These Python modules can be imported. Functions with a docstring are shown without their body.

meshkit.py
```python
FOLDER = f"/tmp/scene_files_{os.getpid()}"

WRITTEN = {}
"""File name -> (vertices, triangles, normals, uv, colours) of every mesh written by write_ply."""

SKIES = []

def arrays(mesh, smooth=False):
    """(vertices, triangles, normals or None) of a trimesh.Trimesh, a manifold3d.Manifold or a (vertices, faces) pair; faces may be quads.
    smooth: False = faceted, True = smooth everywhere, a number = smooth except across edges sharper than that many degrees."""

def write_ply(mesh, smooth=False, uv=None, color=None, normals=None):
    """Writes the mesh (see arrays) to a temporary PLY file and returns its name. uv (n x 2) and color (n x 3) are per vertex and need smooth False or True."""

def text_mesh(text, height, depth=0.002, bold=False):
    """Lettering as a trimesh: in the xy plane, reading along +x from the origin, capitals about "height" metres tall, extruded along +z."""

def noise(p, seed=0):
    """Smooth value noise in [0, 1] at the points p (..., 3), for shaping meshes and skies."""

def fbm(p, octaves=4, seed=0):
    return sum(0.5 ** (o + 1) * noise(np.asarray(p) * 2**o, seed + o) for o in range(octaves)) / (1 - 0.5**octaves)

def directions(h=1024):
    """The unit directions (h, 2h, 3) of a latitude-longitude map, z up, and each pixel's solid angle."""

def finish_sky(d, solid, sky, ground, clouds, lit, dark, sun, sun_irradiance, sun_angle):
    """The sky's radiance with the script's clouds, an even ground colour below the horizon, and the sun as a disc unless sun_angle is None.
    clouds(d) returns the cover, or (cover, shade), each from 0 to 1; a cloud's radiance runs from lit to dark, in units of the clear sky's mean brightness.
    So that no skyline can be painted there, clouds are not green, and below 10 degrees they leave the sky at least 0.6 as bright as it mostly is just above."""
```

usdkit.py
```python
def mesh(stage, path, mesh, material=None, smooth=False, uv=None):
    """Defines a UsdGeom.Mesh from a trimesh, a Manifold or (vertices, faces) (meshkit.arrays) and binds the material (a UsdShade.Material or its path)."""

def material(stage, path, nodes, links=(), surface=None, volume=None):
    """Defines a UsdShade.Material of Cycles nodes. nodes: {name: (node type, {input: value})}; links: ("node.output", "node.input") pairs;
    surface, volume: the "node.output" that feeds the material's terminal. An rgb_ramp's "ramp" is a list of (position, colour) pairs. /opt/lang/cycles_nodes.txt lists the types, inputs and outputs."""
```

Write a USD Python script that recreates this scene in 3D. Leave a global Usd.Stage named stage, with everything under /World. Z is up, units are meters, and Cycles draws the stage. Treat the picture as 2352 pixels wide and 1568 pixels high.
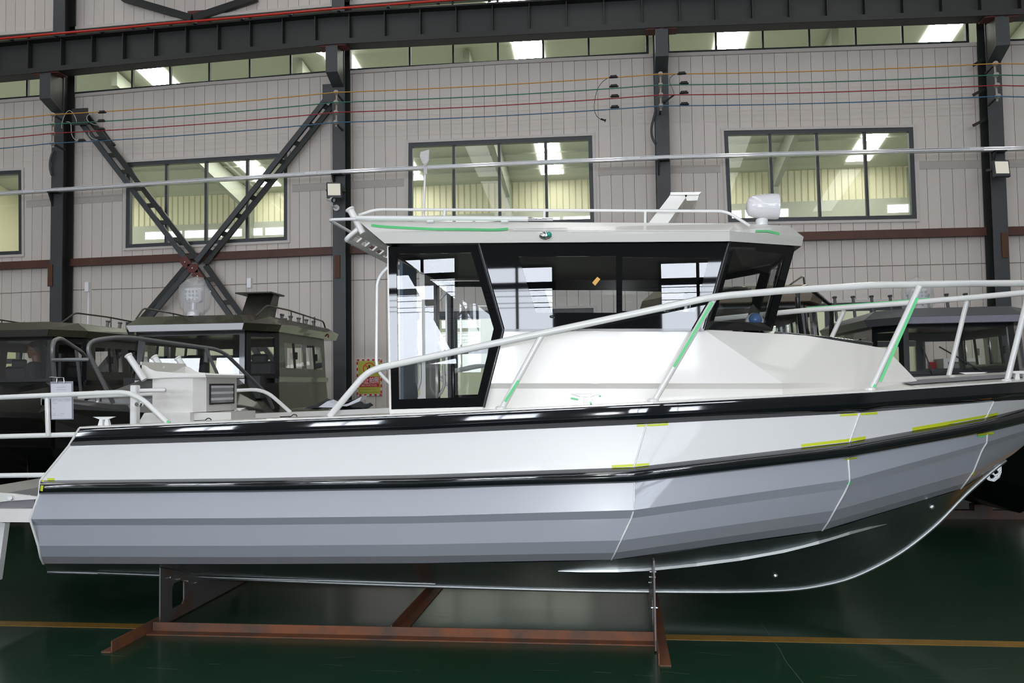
import math, random
import numpy as np, trimesh, usdkit, meshkit
from shapely.geometry import Polygon, box as sbox
from shapely.ops import unary_union
from pxr import Usd, UsdGeom, UsdLux, UsdShade, Gf, Sdf, Vt

random.seed(7)
stage = Usd.Stage.CreateInMemory()
UsdGeom.Xform.Define(stage, '/World')
UsdGeom.Scope.Define(stage, '/World/Looks')

# ------------------------------------------------------------------ camera, sky, lights, exposure
FPX, YAW, PITCH, ROLL = 2000.0, -0.1198, 0.0492, -0.0140
EYE = np.array([0.0, 0.0, 1.6])
FWD = np.array([math.sin(YAW) * math.cos(PITCH), math.cos(YAW) * math.cos(PITCH), math.sin(PITCH)])
_r = np.array([math.cos(YAW), -math.sin(YAW), 0.0])
_u = np.cross(_r, FWD)
RIGHT = _r * math.cos(ROLL) + _u * math.sin(ROLL)
UP = -_r * math.sin(ROLL) + _u * math.cos(ROLL)
cam = UsdGeom.Camera.Define(stage, '/World/camera')
cam.AddTransformOp().Set(Gf.Matrix4d(*RIGHT, 0, *UP, 0, *(-FWD), 0, *EYE, 1))
cam.CreateHorizontalApertureAttr(36.0)
cam.CreateFocalLengthAttr(36.0 * FPX / 2352)
cam.CreateFStopAttr(0.0)
EXPOSURE = 0.50
cam.CreateExposureAttr(EXPOSURE)
SKYLIGHT, DAYLIGHT, NEXT_HALL = 2.2, 12.0, 10.5     # roof sheets, the window wall behind the camera, the neighbouring hall's roof sheets
usdkit.material(stage, '/World/Looks/sky', {'b': ('background_shader', {'color': (0.72, 0.82, 1.0), 'strength': 0.6})}, surface='b.background')
dome = UsdLux.DomeLight.Define(stage, '/World/sky_dome')
dome.CreateIntensityAttr(0.6); dome.CreateColorAttr(Gf.Vec3f(0.72, 0.82, 1.0))
flash = UsdLux.DiskLight.Define(stage, '/World/camera_flash')   # the camera's own flash: its spot shows on the cabin side
flash.CreateRadiusAttr(0.03); flash.CreateIntensityAttr(8500.0); flash.CreateColorAttr(Gf.Vec3f(0.95, 0.97, 1.0))
flash.AddTransformOp().Set(Gf.Matrix4d(*RIGHT, 0, *UP, 0, *(-FWD), 0, *(EYE + UP * 0.10 - FWD * 0.03), 1))

# ------------------------------------------------------------------ helpers
def ray(px, py):
    return RIGHT * ((px - 1176) / FPX) - UP * ((py - 784) / FPX) + FWD
def PY(px, py, Y):
    d = ray(px, py); return EYE + d * (Y / d[1])
def PZ(px, py, Z):
    d = ray(px, py); return EYE + d * ((Z - EYE[2]) / d[2])
def PX(px, py, X):
    d = ray(px, py); return EYE + d * (X / d[0])
def pix(p):
    q = np.asarray(p, float) - EYE; w = q @ FWD
    return 1176 + FPX * (q @ RIGHT) / w, 784 - FPX * (q @ UP) / w
A = lambda *v: np.array(v, float)
def unit(v):
    v = np.asarray(v, float); return v / (np.linalg.norm(v) + 1e-12)

class M:
    """collects triangles of ONE mesh"""
    def __init__(s): s.v, s.f, s.n = [], [], 0
    def add(s, v, f):
        v = np.asarray(v, float); f = np.asarray(f, int)
        if f.shape[1] == 4: f = np.vstack([f[:, [0, 1, 2]], f[:, [0, 2, 3]]])
        s.v.append(v); s.f.append(f + s.n); s.n += len(v); return s
    def get(s): return np.vstack(s.v), np.vstack(s.f)
    def hexa(s, p):           # 0-3 one face, 4-7 the opposite face
        return s.add(p, [[0, 3, 2, 1], [4, 5, 6, 7], [0, 1, 5, 4], [1, 2, 6, 5], [2, 3, 7, 6], [3, 0, 4, 7]])
    def box(s, x0, y0, z0, x1, y1, z1):
        return s.hexa([[x0, y0, z0], [x1, y0, z0], [x1, y1, z0], [x0, y1, z0], [x0, y0, z1], [x1, y0, z1], [x1, y1, z1], [x0, y1, z1]])
    def rbox(s, c, size, r=0.01, R=None):
        h = np.asarray(size, float) / 2; r = min(r, h.min() * 0.9); pts = []
        for sx in (-1, 1):
            for sy in (-1, 1):
                for sz in (-1, 1):
                    for k in range(3):
                        q = h - r; q = q.copy(); q[k] = h[k]; pts.append(q * [sx, sy, sz])
                    pts.append((h - r * 0.42) * [sx, sy, sz])
        pts = np.array(pts)
        if R is not None: pts = pts @ np.asarray(R).T
        hull = trimesh.convex.convex_hull(pts + np.asarray(c, float))
        return s.add(hull.vertices, hull.faces)
    def hull(s, pts):
        h = trimesh.convex.convex_hull(np.asarray(pts, float)); return s.add(h.vertices, h.faces)
    def slab(s, quad, off):   # quad (3 or more corners, convex) pushed along off
        q = np.asarray(quad, float); n = len(q); v = np.vstack([q, q + off])
        f = [[i, (i + 1) % n, (i + 1) % n + n, i + n] for i in range(n)]
        s.add(v, f); t = [[0, i + 1, i] for i in range(1, n - 1)] + [[n, n + i, n + i + 1] for i in range(1, n - 1)]
        return s.add(v, t)
    def bar(s, a, b, w, h, up=(0, 0, 1)):
        a, b = np.asarray(a, float), np.asarray(b, float); t = unit(b - a); sd = unit(np.cross(t, up)); u = np.cross(sd, t)
        c = [(-w / 2, -h / 2), (w / 2, -h / 2), (w / 2, h / 2), (-w / 2, h / 2)]
        return s.hexa([a + sd * i + u * j for i, j in c] + [b + sd * i + u * j for i, j in c])
    def tube(s, pts, r, n=10, cap=True, closed=False):
        p = np.asarray(pts, float); m = len(p)
        r = np.broadcast_to(np.asarray(r, float), (m,))
        t = np.zeros_like(p)
        for i in range(m):
            a = p[(i - 1) % m] if (i or closed) else p[0]; b = p[(i + 1) % m] if (i < m - 1 or closed) else p[-1]
            t[i] = unit(unit(p[i] - a) * (i > 0 or closed) + unit(b - p[i]) * (i < m - 1 or closed))
        u = unit(np.cross(t[0], [0, 0, 1.0] if abs(t[0][2]) < 0.9 else [1.0, 0, 0]))
        V = []; ang = np.arange(n) * 2 * math.pi / n
        for i in range(m):
            u = unit(u - t[i] * (u @ t[i])); w = np.cross(t[i], u)
            V.append(p[i] + r[i] * (np.cos(ang)[:, None] * u + np.sin(ang)[:, None] * w))
        V = np.vstack(V); F = []
        for i in range(m if closed else m - 1):
            for j in range(n):
                k = (i + 1) % m
                F.append([i * n + j, i * n + (j + 1) % n, k * n + (j + 1) % n, k * n + j])
        s.add(V, F)
        if cap and not closed:
            for i, o in ((0, -1), (m - 1, 1)):
                ring = V[i * n:(i + 1) * n]
                f = [[0, j + 1, j] if o < 0 else [0, j, j + 1] for j in range(1, n - 1)]
                s.add(ring, f)
        return s
    def lathe(s, prof, o, axis=(0, 0, 1), n=20):
        axis = unit(axis); u = unit(np.cross(axis, [1, 0, 0] if abs(axis[0]) < 0.9 else [0, 1, 0])); w = np.cross(axis, u)
        ang = np.arange(n) * 2 * math.pi / n; o = np.asarray(o, float)
        V = np.vstack([o + axis * z + max(r, 1e-4) * (np.cos(ang)[:, None] * u + np.sin(ang)[:, None] * w) for r, z in prof])
        F = [[i * n + j, i * n + (j + 1) % n, (i + 1) * n + (j + 1) % n, (i + 1) * n + j] for i in range(len(prof) - 1) for j in range(n)]
        return s.add(V, F)
    def loft(s, lines, flip=False):
        L = [np.asarray(l, float) for l in lines]; m = len(L[0]); V = np.vstack(L)
        F = [[i * m + j, i * m + j + 1, (i + 1) * m + j + 1, (i + 1) * m + j] for i in range(len(L) - 1) for j in range(m - 1)]
        F = np.array(F); return s.add(V, F[:, ::-1] if flip else F)
    def plate(s, outer, holes=(), t=0.01, n=None):
        """flat plate with holes through 3D corner lists; thickness t along the plane's normal (to the side of n)"""
        o = np.asarray(outer, float); c = o.mean(0)
        nn = np.zeros(3)
        for i in range(len(o)): nn += np.cross(o[i] - c, o[(i + 1) % len(o)] - c)
        nn = unit(nn)
        if n is not None and nn @ np.asarray(n, float) < 0: nn = -nn
        u = unit(o[1] - o[0]); u = unit(u - nn * (u @ nn)); w = np.cross(nn, u)
        to = lambda p: np.c_[(np.asarray(p) - c) @ u, (np.asarray(p) - c) @ w]
        pol = Polygon(to(o)).buffer(0)
        for h in holes: pol = pol.difference(Polygon(to(h)).buffer(0))
        for g in getattr(pol, 'geoms', [pol]):
            if g.area < 1e-7: continue
            m = trimesh.creation.extrude_polygon(g, t, engine='earcut')
            V = m.vertices; s.add(c + V[:, :1] * u + V[:, 1:2] * w + V[:, 2:3] * nn, m.faces)
        return s
    def mirror(s, y):
        V, F = s.get(); V = V.copy(); V[:, 1] = 2 * y - V[:, 1]; o = M(); o.add(V, F[:, ::-1]); return o
    def moved(s, T):
        V, F = s.get(); o = M(); o.add(V @ T[:3, :3].T + T[:3, 3], F); return o

def fillet(pts, rad, n=5):
    p = [np.asarray(q, float) for q in pts]; out = [p[0]]
    for i in range(1, len(p) - 1):
        a, b, c = p[i - 1], p[i], p[i + 1]; la, lc = np.linalg.norm(a - b), np.linalg.norm(c - b)
        d = min(rad, la * 0.49, lc * 0.49); q0, q1 = b + unit(a - b) * d, b + unit(c - b) * d
        for k in range(n + 1):
            t = k / n; out.append((1 - t) ** 2 * q0 + 2 * t * (1 - t) * b + t * t * q1)
    out.append(p[-1]); return np.array(out)
def lerp_line(pts, n):
    """resample a polyline to n points, keeping its corners' order, evenly by length"""
    p = np.asarray(pts, float); d = np.r_[0, np.cumsum(np.linalg.norm(np.diff(p, axis=0), axis=1))]
    return np.array([[np.interp(t, d, p[:, k]) for k in range(p.shape[1])] for t in np.linspace(0, d[-1], n)])
def spline(pts, n):
    from scipy.interpolate import CubicSpline
    p = np.asarray(pts, float); d = np.r_[0, np.cumsum(np.linalg.norm(np.diff(p, axis=0), axis=1))]
    return CubicSpline(d, p)(np.linspace(0, d[-1], n))

_names = {}
def uniq(parent, name):
    k = (parent, name); c = _names.get(k, 0); _names[k] = c + 1
    return f'{parent}/{name}' if c == 0 else f'{parent}/{name}_{c:03d}'
class T:
    def __init__(s, path, base): s.path, s.base = path, base
def meta(prim, **kw):
    for k, v in kw.items():
        if v: prim.SetCustomDataByKey(k, v)
def thing(name, label, cat, base=(0, 0, 0), group=None, kind=None):
    p = uniq('/World', name); x = UsdGeom.Xform.Define(stage, p); base = np.asarray(base, float)
    x.AddTranslateOp().Set(Gf.Vec3d(*map(float, base)))
    meta(x.GetPrim(), label=label, category=cat, group=group, kind=kind)
    return T(p, base)
def tidy(m):
    V, F = m.get() if isinstance(m, M) else m
    V, F = np.asarray(V, float), np.asarray(F, int); V, i = np.unique(V.round(7), axis=0, return_inverse=True); F = i.reshape(-1)[F]
    F = F[(F[:, 0] != F[:, 1]) & (F[:, 1] != F[:, 2]) & (F[:, 0] != F[:, 2])]
    u, j = np.unique(F, return_inverse=True); return V[u], j.reshape(-1, 3)
def part(t, name, m, mat, smooth=30, label=None, kind=None):
    p = uniq(t.path, name); V, F = tidy(m)
    o = usdkit.mesh(stage, p, (np.asarray(V) - t.base, F), L(mat), smooth)
    meta(o.GetPrim(), label=label, kind=kind)
    return T(p, t.base)
def solo(name, m, mat, label, cat, smooth=30, group=None, kind=None):
    p = uniq('/World', name); V, F = tidy(m)
    b = A(*((V.min(0) + V.max(0)) / 2)); b[2] = V[:, 2].min()
    o = usdkit.mesh(stage, p, (V - b, F), L(mat), smooth); o.AddTranslateOp().Set(Gf.Vec3d(*map(float, b)))
    meta(o.GetPrim(), label=label, category=cat, group=group, kind=kind)
    return T(p, b)
def struct(name, label, cat='wall', base=(0, 0, 0)):
    return thing(name, label, cat, base, kind='structure')

def cast(px, py, VF):
    """where the line of sight through a pixel first meets a mesh (V, F): point and normal towards the viewer"""
    V, F = VF; d = ray(px, py); a, b, c = V[F[:, 0]], V[F[:, 1]], V[F[:, 2]]
    e1, e2 = b - a, c - a; h = np.cross(d, e2); det = (e1 * h).sum(1); ok = np.abs(det) > 1e-12
    inv = np.where(ok, 1 / np.where(ok, det, 1), 0); s_ = EYE - a; u = (s_ * h).sum(1) * inv; q = np.cross(s_, e1)
    v = (q @ d) * inv; t = (e2 * q).sum(1) * inv
    ok &= (u > -1e-4) & (v > -1e-4) & (u + v < 1.0002) & (t > 0.1)
    if not ok.any(): return None
    i = np.where(ok)[0][t[ok].argmin()]; n = unit(np.cross(e1[i], e2[i])); n = n if n @ d < 0 else -n
    return EYE + d * t[i], n

# ------------------------------------------------------------------ materials
_L = {}
def L(name): return _L[name]
def mat(name, color, rough=0.5, metal=0.0, coat=0.0, spec=0.5, bump=None, var=None, **kw):
    """principled; var=(scale, colour2, contrast low, high) mixes a second colour by noise; bump=(scale, strength, distance)"""
    nodes = {'p': ('principled_bsdf', dict(base_color=color, roughness=rough, metallic=metal, coat_weight=coat, specular_ior_level=spec, **kw))}
    links = []
    if var or bump: nodes['g'] = ('geometry', {})
    if var:
        nodes['n'] = ('noise_texture', {'scale': var[0], 'detail': 5.0, 'roughness': 0.6}); links.append(('g.position', 'n.vector'))
        nodes['r'] = ('rgb_ramp', {'ramp': [(var[2], color), (var[3], var[1])]}); links += [('n.fac', 'r.fac'), ('r.color', 'p.base_color')]
    if bump:
        nodes['bn'] = ('noise_texture', {'scale': bump[0], 'detail': 2.0}); links.append(('g.position', 'bn.vector'))
        nodes['b'] = ('bump', {'strength': bump[1], 'distance': bump[2]}); links += [('bn.fac', 'b.height'), ('b.normal', 'p.normal')]
    _L[name] = usdkit.material(stage, '/World/Looks/' + name, nodes, links, surface='p.BSDF')
def emit(name, color, strength):
    _L[name] = usdkit.material(stage, '/World/Looks/' + name, {'e': ('emission', {'color': color, 'strength': strength})}, surface='e.emission')
def glass(name, tint, f0=0.06, refl=(1, 1, 1), bump=None):    # thin pane: Schlick reflection over a tinted see-through sheet
    nodes = {'t': ('transparent_bsdf', {'color': tint}), 'g': ('glossy_bsdf', {'color': refl, 'roughness': 0.0}), 'w': ('layer_weight', {'blend': 0.5}), 'k': ('math', {'math_type': 'power', 'value2': 5.0}), 'f': ('math', {'math_type': 'multiply_add', 'value2': 1 - f0, 'value3': f0}), 'm': ('mix_closure', {})}
    links = [('w.facing', 'k.value1'), ('k.value', 'f.value1'), ('f.value', 'm.fac'), ('t.BSDF', 'm.closure1'), ('g.BSDF', 'm.closure2')]
    if bump:
        nodes.update({'q': ('geometry', {}), 'bn': ('noise_texture', {'scale': bump[0], 'detail': 1.0}), 'b': ('bump', {'strength': bump[1], 'distance': bump[2]})})
        links += [('q.position', 'bn.vector'), ('bn.fac', 'b.height'), ('b.normal', 'g.normal')]
    _L[name] = usdkit.material(stage, '/World/Looks/' + name, nodes, links, surface='m.closure')

emit('skylight_sheet', (1.0, 1.0, 0.97), SKYLIGHT)
emit('daylight_pane', (0.84, 0.90, 1.0), DAYLIGHT)
emit('next_skylight', (1.0, 1.0, 0.93), NEXT_HALL)
emit('next_pane', (0.95, 1.0, 1.0), 1.6)
emit('lamp_face', (1.0, 0.98, 0.85), 0.45)
mat('floor_green', (0.0085, 0.038, 0.018), 0.30, coat=0.35, coat_roughness=0.14, spec=0.3, var=(1.3, (0.014, 0.042, 0.027), 0.35, 0.75), bump=(2.0, 0.05, 0.02))
mat('floor_stripe', (0.30, 0.16, 0.025), 0.35, var=(9.0, (0.22, 0.12, 0.02), 0.4, 0.7))
mat('floor_scuff', (0.12, 0.15, 0.12), 0.5)
for i, c in enumerate(((0.69, 0.625, 0.578), (0.71, 0.64, 0.592), (0.675, 0.61, 0.564))): mat(f'wall_sheet_{i}', c, 0.42, bump=(3.0, 0.03, 0.02))
mat('wall_backing', (0.50, 0.455, 0.42), 0.6)
mat('tray_shade', (0.50, 0.45, 0.42), 0.5)  # wall cream darkened, used for the painted cable tray shadow
mat('wall_trim', (0.63, 0.58, 0.545), 0.4)
mat('frame_grey', (0.045, 0.05, 0.056), 0.4)
mat('frame_black', (0.018, 0.020, 0.022), 0.4)
mat('steel_grey', (0.058, 0.063, 0.068), 0.45, var=(1.6, (0.045, 0.05, 0.053), 0.4, 0.7))
mat('steel_dark', (0.024, 0.024, 0.023), 0.5)
mat('girder_grey', (0.034, 0.034, 0.033), 0.5)
mat('beam_brown', (0.105, 0.034, 0.020), 0.5, var=(2.0, (0.07, 0.024, 0.016), 0.4, 0.7))
mat('gusset_red', (0.13, 0.032, 0.026), 0.55)
mat('pipe_red', (0.62, 0.03, 0.018), 0.35)
mat('rust', (0.19, 0.062, 0.022), 0.7, var=(5.0, (0.085, 0.050, 0.036), 0.40, 0.66), bump=(60.0, 0.2, 0.003))
mat('rust_dark', (0.075, 0.055, 0.048), 0.55, var=(5.0, (0.17, 0.06, 0.025), 0.50, 0.78))
mat('rust_patch', (0.10, 0.04, 0.02), 0.7)
mat('cradle_plate', (0.13, 0.125, 0.125), 0.42, metal=0.3, var=(4.0, (0.16, 0.07, 0.035), 0.52, 0.75))
mat('silver', (0.78, 0.78, 0.80), 0.35, metal=0.2)
mat('chrome', (0.85, 0.85, 0.87), 0.08, metal=1.0)
mat('white_paint', (0.80, 0.80, 0.79), 0.22, coat=0.5)
mat('hull_white', (0.73, 0.73, 0.735), 0.34, coat=0.12, bump=(0.9, 0.04, 0.02))
mat('cabin_white', (0.76, 0.745, 0.71), 0.28, coat=0.5, coat_roughness=0.06)
mat('hull_grey', (0.36, 0.375, 0.425), 0.30, coat=0.35, bump=(1.2, 0.04, 0.02))
mat('gloss_black', (0.006, 0.007, 0.010), 0.05, coat=1.0, coat_roughness=0.02, spec=0.8, bump=(2.2, 0.22, 0.02))
mat('gloss_gunwale', (0.005, 0.006, 0.009), 0.045, coat=0.35, coat_roughness=0.02, spec=0.75, bump=(1.6, 0.10, 0.012))
mat('satin_black', (0.012, 0.013, 0.015), 0.22, coat=0.5)
mat('frit_black', (0.003, 0.0035, 0.005), 0.02, spec=0.55, bump=(1.1, 0.02, 0.005))
mat('aluminium_bottom', (0.30, 0.33, 0.33), 0.30, metal=0.95, var=(3.0, (0.22, 0.245, 0.245), 0.4, 0.7))
mat('aluminium_weld', (0.75, 0.76, 0.77), 0.35, metal=0.9, bump=(160.0, 0.5, 0.004))
mat('aluminium_bar', (0.40, 0.42, 0.42), 0.38, metal=0.9)
mat('weld_white', (0.84, 0.84, 0.84), 0.15, coat=0.6, bump=(120.0, 0.6, 0.004))
mat('inner_dark', (0.02, 0.021, 0.023), 0.5)
mat('seat_dark', (0.03, 0.032, 0.036), 0.6)
mat('door_blue', (0.16, 0.20, 0.27), 0.25)
mat('tape_green', (0.10, 0.62, 0.22), 0.5)
mat('tape_lime', (0.60, 0.68, 0.025), 0.5)
mat('tape_orange', (0.72, 0.36, 0.05), 0.5)
mat('deck_grey', (0.20, 0.20, 0.22), 0.7)
mat('olive_light', (0.085, 0.085, 0.052), 0.20, coat=0.6, var=(0.8, (0.045, 0.043, 0.030), 0.47, 0.53), bump=(1.6, 0.06, 0.03))
mat('olive_dark', (0.030, 0.028, 0.021), 0.38, coat=0.15, var=(0.9, (0.018, 0.018, 0.016), 0.47, 0.53))
mat('boat_dim', (0.045, 0.043, 0.038), 0.38, coat=0.1)
mat('boat_lilac', (0.30, 0.30, 0.36), 0.3)
mat('olive_mid', (0.070, 0.066, 0.045), 0.25, coat=0.5)
mat('boat_grey', (0.085, 0.088, 0.095), 0.35)
mat('boat_silver', (0.75, 0.75, 0.78), 0.25)
mat('hull_black', (0.007, 0.007, 0.008), 0.35, coat=0.1)
mat('tube_grey', (0.22, 0.225, 0.23), 0.3, metal=0.4)
mat('tube_olive', (0.055, 0.055, 0.038), 0.35)
mat('tan_canvas', (0.24, 0.20, 0.15), 0.7)
mat('rubber', (0.012, 0.012, 0.012), 0.6)
mat('insulator', (0.42, 0.37, 0.33), 0.4)
mat('paper', (0.72, 0.73, 0.80), 0.6)
mat('print_grey', (0.45, 0.45, 0.5), 0.7)
mat('wrap_film', (0.75, 0.75, 0.76), 0.25, bump=(40.0, 0.8, 0.01), transmission_weight=0.55)
mat('lamp_white', (0.78, 0.77, 0.80), 0.15, coat=0.6)
mat('led_lens', (0.55, 0.57, 0.60), 0.1, metal=0.5)
mat('nav_green', (0.02, 0.30, 0.22), 0.1)
mat('nav_red', (0.35, 0.02, 0.02), 0.15)
for n, c in (('orange', (0.62, 0.30, 0.05)), ('green', (0.03, 0.20, 0.13)), ('red', (0.36, 0.03, 0.045)), ('blue', (0.06, 0.16, 0.28)), ('white', (0.5, 0.48, 0.46))): mat('wire_' + n, c, 0.5)
mat('sign_yellow', (0.52, 0.50, 0.06), 0.5); mat('sign_red', (0.55, 0.025, 0.03), 0.5); mat('sign_orange', (0.66, 0.09, 0.02), 0.5)
mat('sign_white', (0.72, 0.70, 0.70), 0.5); mat('sign_black', (0.03, 0.03, 0.02), 0.5)
mat('machine_yellow', (0.40, 0.17, 0.015), 0.4)
mat('next_wall', (0.74, 0.70, 0.52), 0.6); mat('next_wall_line', (0.50, 0.48, 0.33), 0.6); mat('next_roof', (0.44, 0.455, 0.39), 0.6); mat('next_floor', (0.30, 0.33, 0.26), 0.5); mat('next_steel', (0.30, 0.32, 0.27), 0.6)
mat('roof_sheet', (0.50, 0.50, 0.48), 0.5)
mat('opp_wall', (0.42, 0.40, 0.38), 0.5)
mat('end_wall', (0.42, 0.40, 0.38), 0.5)
mat('skin', (0.20, 0.095, 0.065), 0.5, subsurface_weight=0.1); mat('hair', (0.012, 0.010, 0.009), 0.5); mat('shirt_dark', (0.02, 0.022, 0.03), 0.8)
mat('cabinet_grey', (0.20, 0.19, 0.19), 0.5)
mat('instrument_blue', (0.03, 0.12, 0.32), 0.3)
glass('cabin_glass', (0.86, 0.88, 0.88), 0.052)
glass('clear_glass', (0.90, 0.92, 0.90), 0.06)
glass('wall_glass', (0.86, 0.88, 0.825), 0.06)
glass('smoke_glass', (0.52, 0.55, 0.52), 0.06)

# ------------------------------------------------------------------ THE HALL
YW = 16.4                                   # the back wall's face
def curve(pts, Y, k=2):
    P = np.array([PY(x, y, Y) for x, y in pts]); o = P[:, 0].argsort(); P = P[o]
    return lambda x: np.interp(x, P[:, 0], P[:, k])
z_sill = curve([(-200, 251), (0, 232), (188, 218), (482, 191), (751, 170), (809, 165), (1145, 143), (1491, 127), (1862, 114), (2220, 102), (2352, 97), (2600, 90)], YW)
z_joint = curve([(-200, 682), (0, 674), (173, 666), (330, 662), (762, 645), (1819, 616), (2257, 605), (2600, 598)], YW)
z_girt = curve([(-200, 622), (0, 611), (169, 602), (413, 588), (761, 575), (1300, 556), (1847, 541), (2263, 531), (2600, 525)], 16.26)
z_upper = curve([(-200, 98), (0, 80), (131, 71), (193, 65), (429, 44), (760, 14), (1100, -12), (1500, -40), (2000, -62), (2600, -75)], YW)
COLX = [PY(x, 400, 16.0)[0] for x in (-560, 131, 778, 1524, 2293)] ; COLX.append(COLX[-1] + 5.9)
XL, XR = -21.0, 19.0
# windows of the back wall: corner pixels TL, TR, BR, BL
def quad(p): return [PY(x, y, YW) for x, y in p]
UPW = [quad([(-330, 410), (51, 391), (52, 584), (-330, 600)]), quad([(292, 374), (661, 352), (661, 552), (290, 570)]), quad([(939, 329), (1360, 312), (1365, 512), (938, 522)]),
       quad([(1662, 301), (2096, 293), (2105, 503), (1672, 511)])]
ZLOW = [PY(a, b, YW)[2] for a, b in ((0, 745), (480, 735), (1000, 716), (2000, 694))]
LOWX = [(-330, 51), (290, 661), (940, 1365), (1690, 2124)]
LOW = []
for (a, b), z in zip(LOWX, ZLOW):
    xa, xb = PY(a, 800, YW)[0], PY(b, 800, YW)[0]
    LOW.append([A(xa, YW, z), A(xb, YW, z), A(xb, YW, 0.45), A(xa, YW, 0.45)])
CLE = []                                   # clerestory: per bay, mullion pixels along the sill
CLEPX = [([-330, -230, -130, -30, 62, 150], -330, 150), ([303, 390, 480, 573, 667], 165, 785), ([941, 1041, 1144, 1248, 1353], 800, 1491), ([1646, 1754, 1861, 1968, 2076], 1532, 2228), ([2420, 2530], 2308, 2640)]
to2 = lambda q: Polygon([(p[0], p[2]) for p in q])
holes = [to2(q) for q in UPW + LOW]
back = struct('wall_back', 'back wall of cream ribbed metal sheets with window bands and brown girts', 'wall', (0, YW, 0))
xs = np.arange(XL, XR + 0.01, 1.0)
low = Polygon([(XL, 0), (XR, 0)] + [(x, z_sill(x)) for x in xs[::-1]])
upp = Polygon([(x, z_upper(x)) for x in xs] + [(XR, 11.2), (XL, 11.2)])
def flat2(pol, y, t):
    m = M()
    for g in getattr(pol, 'geoms', [pol]):
        if g.geom_type != 'Polygon' or g.area < 1e-4: continue
        e = trimesh.creation.extrude_polygon(g, t, engine='earcut'); V = e.vertices
        m.add(np.c_[V[:, 0], y + t - V[:, 2], V[:, 1]], e.faces)
    return m
bk = M()
for pol in (low.difference(unary_union(holes)), upp): bk.add(*flat2(pol, YW + 0.045, 0.12).get())
part(back, 'wall_core', bk, 'wall_backing', False)
PITCH_X = 0.2185; x0 = PY(809.3, 165, YW)[0]; GAP = 0.007
k0, k1 = math.floor((PY(-70, 300, YW)[0] - x0) / PITCH_X), math.ceil((PY(2410, 300, YW)[0] - x0) / PITCH_X)
wins = unary_union(holes).buffer(0.03, join_style=2)
for k in range(k0, k1 + 1):
    xa, xb = x0 + k * PITCH_X + GAP / 2, x0 + (k + 1) * PITCH_X - GAP / 2; xc = (xa + xb) / 2; w = f'wall_sheet_{(k * 7) % 3}'
    for za, zb in ((0.0, z_joint(xc) - 0.008), (z_joint(xc) + 0.008, z_sill(xc))):
        pol = sbox(xa, za, xb, zb).difference(wins)
        for g in getattr(pol, 'geoms', [pol]):
            if g.area > 0.004: part(back, 'wall_panel', flat2(g, YW, 0.045), w, False)
up = struct('wall_back_upper', 'cream ribbed wall above the dark crane girder', 'wall', (0, YW, 8))
for k in range(k0, k1 + 1):
    xa, xb = x0 + k * PITCH_X + GAP / 2, x0 + (k + 1) * PITCH_X - GAP / 2
    if PY(-40, 0, YW)[0] < xa < PY(1150, 0, YW)[0]: part(up, 'wall_panel', M().box(xa, YW, z_upper(xa) + 0.03, xb, YW + 0.045, 11.2), f'wall_sheet_{k % 3}', False)
m = M()
for a, b in zip(xs[:-1], xs[1:]):
    m.hexa([[a, YW - 0.06, z_upper(a) - .03], [b, YW - 0.06, z_upper(b) - .03], [b, YW + 0.04, z_upper(b) - .03], [a, YW + .04, z_upper(a) - .03],
            [a, YW - .06, z_upper(a) + .03], [b, YW - .06, z_upper(b) + .03], [b, YW + .04, z_upper(b) + .03], [a, YW + .04, z_upper(a) + .03]])
part(up, 'flashing', m, 'wall_trim', False)

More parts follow.
